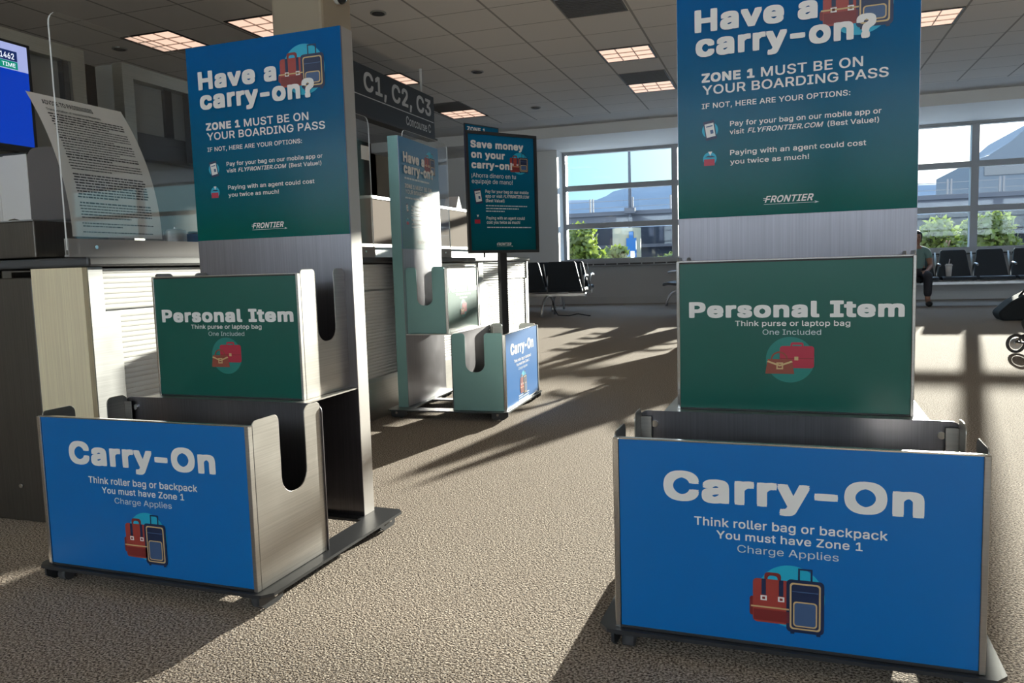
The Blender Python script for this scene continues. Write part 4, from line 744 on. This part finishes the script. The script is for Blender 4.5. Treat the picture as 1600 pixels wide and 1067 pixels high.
# smoky guard, dispenser and tape on the counter
t = thing('acrylic_guard', 'smoky round-cornered acrylic guard standing on the tall steel cabinet', 'guard', (-2.36, 2.0, .981))
m = MB(); r = .035
fs = m.prism([(-.012, .0), (.20, .0)] + arc(.20 - r, .245 - r, r, 0, 90, 6) + arc(-.008 + r, .245 - r, r, 90, 180, 6), XZ, -.003, .003, ACEDGE)
for f in fs[:2]: f.material_index = m.mi(SMOKE)
m.build('sheet', t); m = MB(); m.box(-.012, .20, -.008, .008, 0, .008, BLACKP); m.build('foot', t)
m = MB(); m.cyl((0, 0, .055), .042, .11, STEEL, 'z', 28); m.cyl((0, 0, .113), .030, .006, STEELD, 'z', 24); m.cyl((0, 0, .12), .006, .012, CHROME, 'z', 10)
tag(m.build('steel_canister', None, (-2.25, 2.52, .858), bevel=.002), 'squat steel canister on the counter behind the paper notice', 'canister')
m = MB(); m.cyl((0, 0, .05), .032, .10, mat('blue_plastic', (0.01, 0.12, 0.30), .4), 'z', 24); m.cyl((0, 0, .105), .020, .010, BLACKP, 'z', 20)
tag(m.build('blue_bottle', None, (-2.25, 2.62, .858), bevel=.004), 'short blue bottle beside the steel canister on the counter', 'bottle')
t = thing('countertop_sign', 'small dark blue sign on a stem standing on the counter behind the Save money sign', 'sign', (-2.36, 6.24, .858), math.radians(66))
m = MB(); m.cyl((0, 0, .006), .06, .012, BLACKM, 'z', 24); m.build('base', t)
m = MB(); m.cyl((0, .006, .37), .008, .72, BLACKM, 'z', 12); m.build('stem', t)
m = MB(); m.box(-.20, .20, -.012, 0, .605, 1.10, BLACKM); f = m.build('sign_frame', t)
p = Print(); p.rect(0, .384, 0, .479, SAVEP, 0); p.text('ZONE 1', .02, .23, .428, .036, WHITE, HV); p.build('poster', f, (-.192, -.0125, .613))

# ------------------------------------------------------------------ steel partitions behind the counter
UP = -4.0
PANELG = mat('grey_laminate', (0.34, 0.34, 0.32), 0.9, 0, .1); FASCIA = steel('fascia_steel', (0.52, 0.52, 0.47), .38)
LEDGE = mat('dark_laminate', (0.045, 0.045, 0.048), .5)
t = thing('steel_partition', 'grey steel partition holding the nearest flight monitor', 'partition', (0, 0, 0))
m = MB(); m.box(UP - .25, UP - .06, 1.2, 3.82, 0, 2.16, PANELG); m.build('panel', t)
m = MB(); m.box(UP - .06, UP, 1.2, 3.82, 2.08, 2.165, FASCIA); m.build('fascia', t)
m = MB(); m.box(UP - .06, UP, 3.72, 3.82, 0, 2.08, FASCIA); m.box(UP - .06, UP - .02, 3.68, 3.72, 0, 2.08, LEDGE); m.build('end_post', t)
t = thing('steel_partition', 'grey steel partition with a dark ledge, behind the tall paper notice', 'partition', (0, 0, 0))
m = MB(); m.box(UP - .22, UP - .08, 4.11, 6.9, 0, 2.16, PANELG); m.build('panel', t)
m = MB(); m.box(UP - .08, UP, 4.11, 6.9, 2.08, 2.165, FASCIA); m.build('fascia', t)
m = MB(); m.box(UP - .08, UP, 4.11, 4.20, 0, 2.08, FASCIA); m.build('end_post', t)
m = MB(); m.box(UP - .08, UP, 4.20, 6.9, 1.57, 1.74, LEDGE); m.build('ledge', t)
m = MB(); m.box(UP - .08, UP - .055, 4.53, 4.60, 1.74, 2.08, BLACKP); m.build('trim_strip', t)
t = thing('steel_partition', 'low brown-lit steel partition beyond the hanging gate sign', 'partition', (0, 0, 0))
BRN = mat('brown_laminate', (0.27, 0.225, 0.195), .9, 0, .08)
m = MB(); m.box(UP - .22, UP, 7.30, 10.3, 0, 1.53, BRN); m.build('panel', t); m = MB(); m.box(UP - .24, UP + .01, 7.29, 10.31, 1.53, 1.56, STEELD); m.build('cap_rail', t)
t = thing('back_counter', 'low steel back counter along the partitions', 'counter', (0, 0, 0))
m = MB(); m.box(UP + .012, UP + .45, 4.3, 10.2, 0, 1.0, STEELD); m.build('body', t)
m = MB(); m.box(UP + .012, UP + .48, 4.28, 10.22, 1.0, 1.03, STEEL); m.build('worktop', t)
t = thing('tent_card', 'white folded tent card on top of the low partition', 'card', (UP - .11, 9.72, 1.56))
m = MB(); m.prism([(-.10, 0), (.10, 0), (.01, .165), (-.01, .165)], lambda p_, q_, t_: (t_, p_, q_), -.09, .09, PAPER); m.build('folded_sheet', t)

# flight monitors
SCR = mat('blue_screen', (0, 0.01, 0.1), .25, 0, .5, (0.0, 0.035, 0.42), 0.24)
SCRW = mat('screen_white', (0.2, 0.2, 0.2), .3, 0, .5, (0.40, 0.46, 0.85), 0.2)
SCRD = mat('screen_navy', (0, 0, 0.02), .3, 0, .5, (0.005, 0.02, 0.10), 0.25)
SCRG = mat('screen_green', (0, 0.1, 0.05), .3, 0, .5, (0.0, 0.22, 0.16), 0.25)
SCRT = mat('screen_text', (0.5, 0.5, 0.5), .3, 0, .5, (0.75, 0.8, 0.9), 0.28)
def monitor(v0, v1, z0, z1, label):
    t = thing('flight_monitor', label, 'monitor', (-3.93, v0, z0), math.pi / 2)
    wd, h = v1 - v0, z1 - z0
    m = MB(); m.box(0, wd, 0, .05, 0, h, BLACKP); b = m.build('bezel', t, bevel=.004)
    m = MB(); m.box(wd / 2 - .15, wd / 2 + .15, .05, .068, h / 2 - .1, h / 2 + .1, BLACKM); m.build('wall_bracket', t)
    p = Print(); p.rect(.022, wd - .022, .035, h - .016, SCR, 0); p.rect(.022, wd - .022, h - .155, h - .016, SCRW, 1)
    p.build('screen', b, (0, -.0006, 0)); return t, wd, h
t, wd, h = monitor(2.42, 3.39, 1.49, 2.08, 'blue flight monitor showing 1462 ON TIME, at the left edge')
p = Print(); p.rect(.60, .885, .482, .535, SCRD, 3); p.text('1462', .785, .867, .491, .031, SCRT, .012, k=4)
p.rect(.60, .885, .440, .480, SCRG, 3); p.text('ON TIME', .735, .872, .449, .021, SCRT, .006, k=4); p.build('flight_status', t, (0, -.0006, 0))
t, wd, h = monitor(4.62, 5.60, 1.58, 2.06, 'blue flight monitor half hidden behind the left front sizer header')
p = Print(); p.rect(.045, .30, h - .14, h - .03, SCR, 3); p.build('flight_status', t, (0, -.0006, 0)); p = Print(); p.rect(.055, .17, .06, .19, SCRW, 3); p.build('gate_box', t, (0, -.0006, 0))
# white sheet hanging below the first monitor
m = MB(); n = 14
for i in range(n):
    q = [-3.97 + .53 * (i + j) / n for j in (0, 1)]; zb = [1.085 + .010 * math.sin((i + j) * 1.3) for j in (0, 1)]
    m.face([(q[0], 2.90, zb[0]), (q[1], 2.90, zb[1]), (q[1], 2.90, 1.40), (q[0], 2.90, 1.40)], PAPER)
o = tag(m.build('blank_sheet'), 'blank white sheet with ragged lower edge below the nearest flight monitor', 'paper'); md = o.modifiers.new('thickness', 'SOLIDIFY'); md.thickness = .004
m = MB(); m.tube([(-4.06, 2.90, 1.402), (-3.43, 2.90, 1.402)], .006, BLACKM, 8); m.build('hanging_bar', o)
# column behind the counter
t = thing('square_column', 'square cream column rising behind the left front sizer', 'column', (-2.98, 4.75, 0))
m = MB(); m.box(-.19, .19, -.19, .19, 0, HC, CREAM); m.build('shaft', t, bevel=.02)
m = MB(); m.box(-.195, .195, -.195, .195, 0, .10, FRAME); m.build('skirting', t)

# hanging gate sign
t = thing('hanging_sign', 'charcoal hanging gate sign reading C1, C2, C3 Concourse C', 'sign', (-4.02, 6.9, 2.37), math.pi / 2)
m = MB(); m.box(0, 2.13, 0, .09, 0, .50, SIGNBLK); b = m.build('sign_box', t, bevel=.003)
p = Print(); p.text('C1, C2, C3', .40, 2.035, .250, .195, SIGNTXT, .022); p.text('Concourse C', 1.345, 2.01, .052, .098, SIGNTXT, .008); p.rect(.03, 2.10, .186, .196, SIGNTXT, 1)
p.build('lettering', b, (0, -.0005, 0)); m = MB(); m.box(-.03, 2.16, -.02, .11, -.025, 0, BLACKM); m.build('lower_rail', t)
for x in (.22, 1.88):
    m = MB(); m.cyl((x, .045, .50 + (HC - 2.87) / 2), .016, HC - 2.87, GREYWALL, 'z', 12); m.build('hanger_rod', t)

# ------------------------------------------------------------------ ceiling fittings
LAMP = mat('lamp_diffuser', (0.8, 0.7, 0.62), .5, 0, .3, (1.0, 0.67, 0.51), 0.245)
LAMPB = mat('lamp_louvre', (0.60, 0.50, 0.44), .5)
where = {(-5.9, 6.67): 'square ceiling light above the first acrylic screen', (-4.66, 6.67): 'square ceiling light beside the cream column',
         (-4.66, 9.14): 'square ceiling light just above the hanging gate sign', (-4.66, 11.58): 'square ceiling light beyond the far end of the gate sign',
         (-1.66, 9.19): 'square ceiling light left of the tall centre header board, nearer one', (-1.66, 11.02): 'square ceiling light left of the tall centre header board, farther one',
         (1.395, 9.19): 'square ceiling light right of the tall centre header board'}
proto = None
for (x, y), lab in where.items():
    if proto is None:
        t = thing('ceiling_light', lab, 'ceiling light', (x, y, HC), 0, 'square ceiling lights')
        m = MB(); s = .298
        for a in ((-s, s, -s, -s + .022), (-s, s, s - .022, s), (-s, -s + .022, -s + .022, s - .022), (s - .022, s, -s + .022, s - .022)): m.box(*a, -.008, 0, BLACKP)
        m.build('frame', t); m = MB(); m.box(-.276, .276, -.276, .276, -.002, 0, LAMP); m.build('diffuser', t)
        m = MB()
        for q in (-.092, .092): m.box(q - .005, q + .005, -.276, .276, -.010, -.002, LAMPB); m.box(-.276, .276, q - .005, q + .005, -.010, -.002, LAMPB)
        m.build('louvre', t); proto = t
    else: dup(proto, (x, y, HC), 0, lab, 'square ceiling lights')
GRILL = mat('vent_grille', (0.16, 0.16, 0.17), .6)
for x, y, lab in ((-1.66, 7.35, 'grey ceiling vent grille nearest the tall centre header board'), (-1.66, 10.41, 'grey ceiling vent grille just before the farther centre ceiling light'), (-4.66, 10.97, 'grey ceiling vent grille beyond the gate sign')):
    t = thing('air_vent', lab, 'vent', (x, y, HC), 0, 'ceiling vents')
    m = MB(); m.box(-.295, .295, -.295, .295, -.003, 0, GRILL); m.build('backing', t)
    m = MB()
    for i in range(14): m.box(-.28, .28, -.28 + i * .041, -.268 + i * .041, -.010, -.003, GRILL)
    m.build('grille', t)
for x, y, lab in ((-3.53, 6.75, 'round dark ceiling speaker above the gap beside the cream column'), (-3.5, 9.2, 'round dark ceiling speaker right of the hanging gate sign'), (-3.5, 11.63, 'round dark ceiling speaker farthest back, near the window bulkhead'), (-6.5, 6.67, 'round dark ceiling speaker above the first acrylic screen')):
    m = MB(); m.cyl((0, 0, -.005), .075, .010, STEELD, 'z', 28); m.cyl((0, 0, -.012), .058, .006, BLACKP, 'z', 28)
    tag(m.build('ceiling_speaker', None, (x, y, HC)), lab, 'speaker', 'ceiling speakers')
t = thing('dome_camera', 'small dome camera on the right face of the cream column', 'camera', (-2.80, 4.75, 2.60))
m = MB(); m.cyl((.02, 0, 0), .05, .04, WHITEWALL, 'x', 24); m.build('mount', t); m = MB()
m.tube([(.04 + .05 * math.sin(q * math.pi / 16), 0, 0) for q in range(9)], [.052 * math.cos(q * math.pi / 16) + .001 for q in range(9)], mat('dome_glass', (.03, .03, .035), .1), 20); m.build('dome', t)

# ------------------------------------------------------------------ beam seating
def build_seating(n, pitch, loc, rz, label):
    t = thing('beam_seating', label, 'seating', loc, rz, 'airport beam seating')
    w_ = n * pitch; x0 = -w_ / 2
    m = MB(); m.box(x0 - .02, -x0 + .02, .0, .07, .30, .355, CASTAL); m.build('beam', t, bevel=.006)
    xs = [x0 + pitch * (k + .0) for k in ([1] if n <= 2 else [1, n - 1])]
    for x in xs:
        for sy, r in ((-1, .34), (1, .40)):
            pts = [(x, .035, .31)] + [(x, .035 + sy * r * math.sin(a * math.pi / 16), .30 * math.cos(a * math.pi / 16) + .012) for a in range(1, 9)]
            m = MB(); m.tube(pts, .020, CASTAL, 8); m.build('leg', t)
    for i in range(n):
        cx = x0 + pitch * (i + .5); hw = pitch / 2 - .02
        m = MB(); prof = [(-.30, .385), (-.285, .425), (-.22, .438), (.0, .415), (.14, .418), (.16, .40), (.14, .375), (0, .372), (-.2, .392), (-.28, .375)]
        m.prism(prof, lambda p_, q_, t_: (t_, p_, q_), cx - hw, cx + hw, GRAPHITE); m.box(cx - .05, cx + .05, -.02, .09, .35, .375, CASTAL)
        m.build('seat', t, bevel=.008)
        m = MB(); b0, b1 = hw, hw - .055; q = []
        def bp(s, z, d): f = (z - .43) / .40; return (cx + s * (b0 + (b1 - b0) * f), .13 + .15 * f + d, z)
        rows = [.41, .55, .70, .81, .835]; V = [[m.bm.verts.new(bp(s * (1 if z < .83 else .93), z, d)) for s, d in ((-1, -.02), (1, -.02), (1, .02), (-1, .02))] for z in rows]
        kk = m.mi(GRAPHITE)
        for r in range(4):
            for j in range(4): m.bm.faces.new((V[r][j], V[r][(j + 1) % 4], V[r + 1][(j + 1) % 4], V[r + 1][j])).material_index = kk
        m.bm.faces.new(V[0][::-1]); m.bm.faces.new(V[-1]); m.build('backrest', t, bevel=.008)
    for i in range(n + 1):
        x = x0 + pitch * i
        m = MB(); m.tube([(x, .05, .34), (x, .10, .45), (x, .09, .56), (x, .05, .605), (x, -.02, .62), (x, -.14, .615), (x, -.20, .60)], [.016, .016, .016, .017, .018, .018, .014], CASTAL, 8)
        m.tube([(x, .10, .45), (x, .19, .62), (x, .27, .80)], .011, CASTAL, 6)
        m.build('armrest', t)
    return t
build_seating(3, .57, (-3.67, 11.70, 0), math.pi, 'dark beam seats with chrome arms and backs to the viewer, nearest the counter end')
build_seating(2, .57, (-3.60, 13.05, 0), math.pi, 'short run of dark beam seats below the left window, behind the nearest seats')
build_seating(6, .50, (2.79, 13.60, 0), 0, 'long row of dark beam seats under the right-hand windows, person seated in it')
build_seating(2, .55, (-1.60, 14.00, 0), -math.pi / 2, 'beam seats seen side-on just left of the centre sizer')
build_seating(3, .55, (-1.06, 11.80, 0), -math.pi / 2, 'middle row of beam seats hidden behind the centre sizer, facing left')  # unseen rows from here on, added to cast toothed shadows on the carpet
build_seating(4, .55, (-.22, 9.0, 0), math.radians(-110), 'front row of beam seats hidden behind the centre sizer, facing the counter')
build_seating(4, .55, (.42, 8.77, 0), math.radians(70), 'front row of beam seats hidden behind the centre sizer, facing away from the counter')
build_seating(3, .55, (-.36, 11.8, 0), math.pi / 2, 'middle row of beam seats hidden behind the centre sizer, facing right')

# cable under the left seats
m = MB(); m.tube([(-3.40, 11.9, .30), (-3.36, 11.85, .12), (-3.25, 11.7, .012), (-3.05, 11.6, .010), (-2.95, 11.75, .03), (-2.8, 11.7, .008), (-2.72, 11.6, .008)], .008, BLACKP, 6)
tag(m.build('power_cable'), 'black power cable trailing on the carpet under the nearest left seats', 'cable')

# cup on a seat
t = thing('takeaway_cup', 'pale takeaway cup with lid and straw standing on a window seat', 'cup', (2.42, 13.48, .428))
m = MB(); m.cyl((0, 0, .085), .036, .17, PAPER, 'z', 24, .048); m.build('cup_body', t); m = MB(); m.cyl((0, 0, .178), .052, .016, WHITE, 'z', 24); m.cyl((0, 0, .192), .040, .014, WHITE, 'z', 24); m.build('lid', t)
m = MB(); m.tube([(0, 0, .19), (.012, 0, .27)], .005, WHITE, 8); m.build('straw', t)

# ------------------------------------------------------------------ seated person
def skin_chain(name, verts, edges_, radii, m, parent=None, root=0, lv=2):
    me = bpy.data.meshes.new(name); me.from_pydata(verts, edges_, []); o = bpy.data.objects.new(name, me); COL.objects.link(o)
    if parent: o.parent = parent
    sk = o.modifiers.new('skin', 'SKIN'); sk.use_smooth_shade = True
    for i, r in enumerate(radii):
        sv = me.skin_vertices[0].data[i]; sv.radius = (r, r) if not isinstance(r, tuple) else r; sv.use_root = (i == root)
    sb = o.modifiers.new('sub', 'SUBSURF'); sb.levels = lv; sb.render_levels = lv
    me.materials.append(m); return o
SKIN = mat('skin', (0.42, 0.22, 0.15), .5); HAIR = mat('dark_hair', (0.018, 0.012, 0.010), .4); SHIRT = mat('mint_top', (0.22, 0.36, 0.33), .8)
TROUS = mat('dark_trousers', (0.04, 0.04, 0.05), .8); SHOE = mat('dark_shoes', (0.02, 0.02, 0.02), .5)
t = thing('person', 'person with dark hair in a pale green top seated by the right window', 'person', (1.98, 13.56, 0), 0); t.scale = (.94, .94, .94)
V, E_, Rr = [], [], []
def add(p, r, par=None):
    V.append(p); Rr.append(r); i = len(V) - 1
    if par is not None: E_.append((par, i))
    return i
pel = add((0, .02, .50), (.15, .11)); sp = add((0, .06, .66), (.13, .10), pel); ch = add((0, .06, .82), (.15, .105), sp); nk0 = add((0, .06, .93), (.07, .06), ch)
nk = add((.005, .05, .99), .048, nk0); hd0 = add((.012, .03, 1.06), (.062, .072), nk); hd1 = add((.012, .035, 1.13), (.070, .082), hd0); hd2 = add((.012, .04, 1.185), (.05, .06), hd1)
for s in (-1, 1):
    sh = add((s * .17, .06, .88), .055, nk0); el = add((s * .22, -.02, .64), .042, sh); wr = add((s * .13, -.24, .56), .028, el); pm = add((s * .09, -.31, .545), (.035, .018), wr)
    for k in range(4):
        f1 = add((s * (.105 - .018 * k), -.365, .545), .009, pm); f2 = add((s * (.10 - .018 * k), -.395, .525 - .002 * k), .008, f1)
    th = add((s * .055, -.315, .56), .010, pm); add((s * .035, -.345, .555), .009, th)
    hp = add((s * .09, -.02, .49), .085, pel); kn = add((s * .12, -.42, .50), .062, hp); an = add((s * .12, -.40, .10), .040, kn); add((s * .13, -.54, .045), (.045, .03), an)
body = skin_chain('body', V, E_, Rr, SKIN, t)
def blob(c, r, m, name, parent, fn=None, n=3):
    b_ = MB(); mi = b_.mi(m); q = bmesh.ops.create_icosphere(b_.bm, subdivisions=n, radius=1)
    for v in q['verts']:
        p_ = Vector((v.co.x * r[0], v.co.y * r[1], v.co.z * r[2])); v.co = Vector(c) + (fn(p_, v.co) if fn else p_)
    return b_.build(name, parent, smooth=True)
blob((.012, .055, 1.125), (.088, .098, .105), HAIR, 'hair', t, lambda p_, n_: p_ if n_.y > -.35 or n_.z > .35 else p_ * .72)
blob((.07, .10, 1.06), (.03, .03, .035), HAIR, 'hair_bun', t)
blob((.012, -.052, 1.09), (.014, .020, .022), SKIN, 'nose', t)
for s in (-1, 1): blob((.012 + s * .026, -.036, 1.115), (.010, .008, .007), HAIR, 'eye', t, n=2)
blob((.012, -.042, 1.052), (.020, .008, .006), RED, 'mouth', t, n=2)
V2 = [(0, .03, .53), (0, .06, .66), (0, .06, .82), (0, .06, .925), (-.17, .06, .88), (-.205, .01, .74), (.17, .06, .88), (.205, .01, .74)]
skin_chain('top', V2, [(0, 1), (1, 2), (2, 3), (3, 4), (4, 5), (3, 6), (6, 7)], [(.165, .125), (.148, .118), (.168, .125), (.085, .075), .068, .058, .068, .058], SHIRT, t)
V3 = [(0, .02, .50)] + [q for s in (-1, 1) for q in ((s * .09, -.02, .49), (s * .12, -.42, .50), (s * .12, -.40, .14))]
skin_chain('trousers', V3, [(0, 1), (1, 2), (2, 3), (0, 4), (4, 5), (5, 6)], [(.16, .12), .098, .075, .06, .098, .075, .06], TROUS, t)
for s in (-1, 1): blob((s * .13, -.48, .045), (.05, .13, .045), SHOE, 'shoe', t)

# ------------------------------------------------------------------ stroller at the right edge
t = thing('stroller', 'folded black stroller at the right edge with only one wheel showing', 'stroller', (1.725, 7.03, 0), math.radians(-75))
def wheel(x, y, name='wheel'):
    m = MB(); r = .076
    m.tube([(x, y + (r - .012) * math.cos(a * math.pi / 16), r + (r - .012) * math.sin(a * math.pi / 16)) for a in range(33)], .012, RUBBER, 8, False)
    w_ = m.build(name, t)
    m = MB(); m.cyl((x, y, r), .045, .014, CASTAL, 'x', 20); m.cyl((x, y, r), .012, .05, CHROME, 'x', 12); m.build('hub', w_)
for x, y in ((.03, 0), (.50, 0), (.03, .62), (.50, .62)): wheel(x, y)
m = MB()
for x in (.03, .50): m.tube([(x, 0, .076), (x, .04, .13), (x, .35, .20), (x, .80, .34)], .013, BLACKM, 8); m.tube([(x, .62, .076), (x, .50, .15), (x, .10, .30)], .012, BLACKM, 8)
m.tube([(.03, .80, .34), (.265, .82, .35), (.50, .80, .34)], .015, RUBBER, 8); m.tube([(.03, 0, .09), (.50, 0, .09)], .010, BLACKM, 8); m.build('frame', t)
FAB = mat('black_fabric', (0.018, 0.022, 0.026), .8)
m = MB(); m.prism([(.10, .15), (.60, .15), (.64, .30), (.56, .40), (.30, .40), (.06, .24)], lambda p_, q_, t_: (t_, p_, q_), -.06, .56, FAB); m.build('basket', t, bevel=.03)

t = thing('duffel_bag', 'black duffel bag lying on the carpet at the right edge', 'bag', (2.37, 10.45, 0))
m = MB(); m.prism([(.04, 0), (.66, 0), (.70, .10), (.66, .27), (.50, .335), (.30, .325), (.12, .22), (.0, .10), (.0, .06)], XZ, -.16, .16, FAB); m.build('bag_body', t, bevel=.035, seg=3)
m = MB(); m.tube([(.22, -.05, .27), (.28, -.08, .36), (.40, -.09, .41), (.52, -.08, .385), (.57, -.05, .31)], .012, FAB, 8); m.build('handle', t)

# ------------------------------------------------------------------ outside
ASPH = mat('concrete_apron', (0.42, 0.41, 0.39), .9)
m = MB(); m.box(-400, 400, 15.6, 600, -.4, -.3, ASPH); struct(m.build('ground'))
HAZY_HILL = mat('wooded_hill', (0.075, 0.105, 0.135), .95)  # distance haze is mixed into the hill's base colour as blue-grey
n = noise(HAZY_HILL, .06, 6); rr_ = ramp(HAZY_HILL, n.outputs[0], [(.3, (.028, .052, .082)), (.7, (.042, .070, .105))]); N, L, b = nodes(HAZY_HILL); L.new(rr_.outputs[0], b.inputs['Base Color'])
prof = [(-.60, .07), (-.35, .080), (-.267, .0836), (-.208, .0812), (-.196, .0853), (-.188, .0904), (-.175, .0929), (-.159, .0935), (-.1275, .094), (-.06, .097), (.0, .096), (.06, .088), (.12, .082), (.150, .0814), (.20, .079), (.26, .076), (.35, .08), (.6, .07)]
m = MB(); D = 420; km = m.mi(HAZY_HILL); rows = []
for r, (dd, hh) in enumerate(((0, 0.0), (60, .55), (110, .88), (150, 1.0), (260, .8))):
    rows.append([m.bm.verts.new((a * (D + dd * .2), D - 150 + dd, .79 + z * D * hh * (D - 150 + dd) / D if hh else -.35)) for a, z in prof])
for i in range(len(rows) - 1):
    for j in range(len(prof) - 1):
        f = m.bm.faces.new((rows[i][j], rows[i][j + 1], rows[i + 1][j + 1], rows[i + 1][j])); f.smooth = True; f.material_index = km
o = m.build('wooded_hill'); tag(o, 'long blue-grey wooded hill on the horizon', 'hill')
# elevated guideway
STEELPOST = mat('painted_post', (0.10, 0.105, 0.115), .8, 0, .2)
CONC = mat('guideway_concrete', (0.045, 0.052, 0.066), .9, 0, .1)
t = thing('elevated_guideway', 'elevated concrete rail guideway crossing behind the windows', 'guideway', (0, 45, 0))
m = MB(); m.box(-60, 60, -1.5, 1.5, 2.98, 3.46, CONC); m.box(-60, 60, -1.6, -1.45, 3.40, 3.62, CONC); m.build('deck', t)
for x in range(-56, 57, 14):
    m = MB(); m.cyl((x, 0, 1.33), .55, 3.3, CONC, 'z', 20); m.build('pier', t)
for i in range(26):
    x = -30 + i * 2.22
    m = MB(); m.box(x - .10, x - .02, -1.52, -1.42, 3.62, 4.36, STEELPOST); m.box(x + .06, x + .14, -1.52, -1.42, 3.62, 4.36, STEELPOST); m.build('post', t)
for z in (3.85, 4.2):
    m = MB(); m.box(-60, 60, -1.50, -1.46, z - .012, z + .012, STEELPOST); m.build('rail', t)
# dark structure below it
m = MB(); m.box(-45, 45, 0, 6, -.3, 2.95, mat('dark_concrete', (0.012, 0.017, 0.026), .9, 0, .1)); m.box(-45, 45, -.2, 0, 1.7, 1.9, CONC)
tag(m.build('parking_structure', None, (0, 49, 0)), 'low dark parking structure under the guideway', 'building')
t = thing('lamp_post', 'tall slim lamp post beside the guideway seen through the left window', 'lamp post', (-7.75, 43.0, -.3))
m = MB(); m.cyl((0, 0, 5.4), .10, 10.8, CONC, 'z', 14, .06); m.build('pole', t); m = MB(); m.box(-.28, .28, -.2, .2, 3.75, 4.05, CONC); m.build('collar', t)
m = MB(); m.box(-.9, .9, -.12, .12, 10.8, 10.95, FRAME); m.build('lamp_head', t)
t = thing('cream_kiosk', 'cream kiosk with a blue panel below the guideway', 'kiosk', (-7.4, 40, -.3))
CRM = mat('cream_cladding', (0.115, 0.12, 0.092), .8, 0, .2)
m = MB(); m.tube([(0, 0, 0), (0, 0, 2.82)], .72, CRM, 28); m.build('drum', t)
KB = mat('blue_panel', (0.004, 0.05, 0.15), .7, 0, .2)
m = MB(); m.box(.12, .60, -.80, -.62, .35, 2.30, KB); m.box(.26, .46, -.80, -.62, 2.30, 2.62, KB); m.build('blue_panel', t); m = MB(); m.box(.34, .52, -.82, -.80, .85, 1.65, WHITE); m.build('notice', t)
t = thing('terminal_building', 'large grey-blue building with sloping roof behind the right window', 'building', (0, 66, 0))
m = MB(); m.prism([(13.2, 0), (34, 0), (34, 10.4), (17.2, 10.4), (15.6, 8.9), (14.2, 8.0), (13.2, 7.7)], lambda p_, q_, t_: (p_, t_, q_ - .3), 0, 14, mat('blue_grey_cladding', (0.06, 0.078, 0.10), .7, 0, .2)); m.build('walls', t)
m = MB()
for z in (2.0, 4.2, 6.3): m.box(14, 34, -.06, 0, z, z + .9, mat('dark_window_band', (0.03, 0.04, 0.05), .2))
m.build('window_band', t)
# trees
LEAF = mat('leaves', (0.13, 0.19, 0.035), .6); BARK = mat('bark', (0.09, 0.06, 0.04), .9)
N, L, b = nodes(LEAF)
oi = N.new('ShaderNodeTexCoord'); vn = N.new('ShaderNodeTexNoise'); vn.inputs['Scale'].default_value = 3.0; L.new(oi.outputs['Object'], vn.inputs['Vector'])
rr_ = ramp(LEAF, vn.outputs[0], [(.3, (.018, .038, .008)), (.6, (.055, .078, .014)), (.8, (.10, .10, .02))]); L.new(rr_.outputs[0], b.inputs['Base Color'])
tr = N.new('ShaderNodeBsdfTranslucent'); tr.inputs[0].default_value = (.17, .23, .03, 1); ms = N.new('ShaderNodeMixShader'); ms.inputs[0].default_value = .45
L.new(b.outputs[0], ms.inputs[1]); L.new(tr.outputs[0], ms.inputs[2]); L.new(ms.outputs[0], N['Material Output'].inputs[0])
def tree(x, y, top, rad, label, seed, lobes=7, leaves=2600, size=.11):
    rn = random.Random(seed); t = thing('leafy_tree', label, 'tree', (x, y, -.3), 0, 'trees outside the windows')
    m = MB(); hh = top + .3
    m.tube([(0, 0, 0), (.05, 0, hh * .35), (0, .05, hh * .7)], [.10, .08, .04], BARK, 8)
    for k in range(4):
        a = rn.uniform(0, 6.28); m.tube([(.05, 0, hh * .35), (math.cos(a) * rad * .5, math.sin(a) * rad * .5, hh * .7)], [.05, .02], BARK, 6)
    m.build('trunk', t)
    m = MB(); cs = [(rn.uniform(-.6, .6) * rad, rn.uniform(-.6, .6) * rad, hh - rad * rn.uniform(.45, 1.6), rad * rn.uniform(.35, .6)) for _ in range(lobes)]; cs.append((0, 0, hh - rad * .5, rad * .5))
    k = m.mi(LEAF)
    for i in range(leaves):
        c = cs[i % len(cs)]; d = Vector((rn.gauss(0, 1), rn.gauss(0, 1), rn.gauss(0, 1))).normalized(); p_ = Vector(c[:3]) + d * c[3] * rn.uniform(.6, 1.08)
        a = Vector((rn.gauss(0, 1), rn.gauss(0, 1), rn.gauss(0, 1))).normalized(); b_ = a.cross(d).normalized() if abs(a.dot(d)) < .95 else a.orthogonal(); s = size * rn.uniform(.6, 1.3)
        q = [m.bm.verts.new(p_ + v) for v in (a * s, b_ * s * .55, -a * s, -b_ * s * .55)]
        m.bm.faces.new(q).material_index = k
    m.keep = True; m.build('foliage', t); return t
tree(-5.45, 22, 1.86, .95, 'round green tree outside the left window', 3)
tree(-5.0, 25.6, 1.35, .6, 'low yellowing bush at the right of the tree in the left window', 4, 5, 1200)
tree(-3.35, 26, 1.1, .7, 'small green bush left of the centre sizer, outside the left window', 5, 5, 900)
tree(3.95, 23.5, 1.72, .95, 'hazy green tree outside the right-hand window, left pane', 6)
tree(5.85, 26.2, 2.0, 1.0, 'hazy green tree outside the right-hand window, right pane', 8)
tree(6.9, 23, 1.7, .8, 'hazy green tree at the far right of the windows', 9, 6, 1600)
tree(2.6, 26, 1.5, .8, 'hazy green tree behind the seated person', 10, 6, 1500)
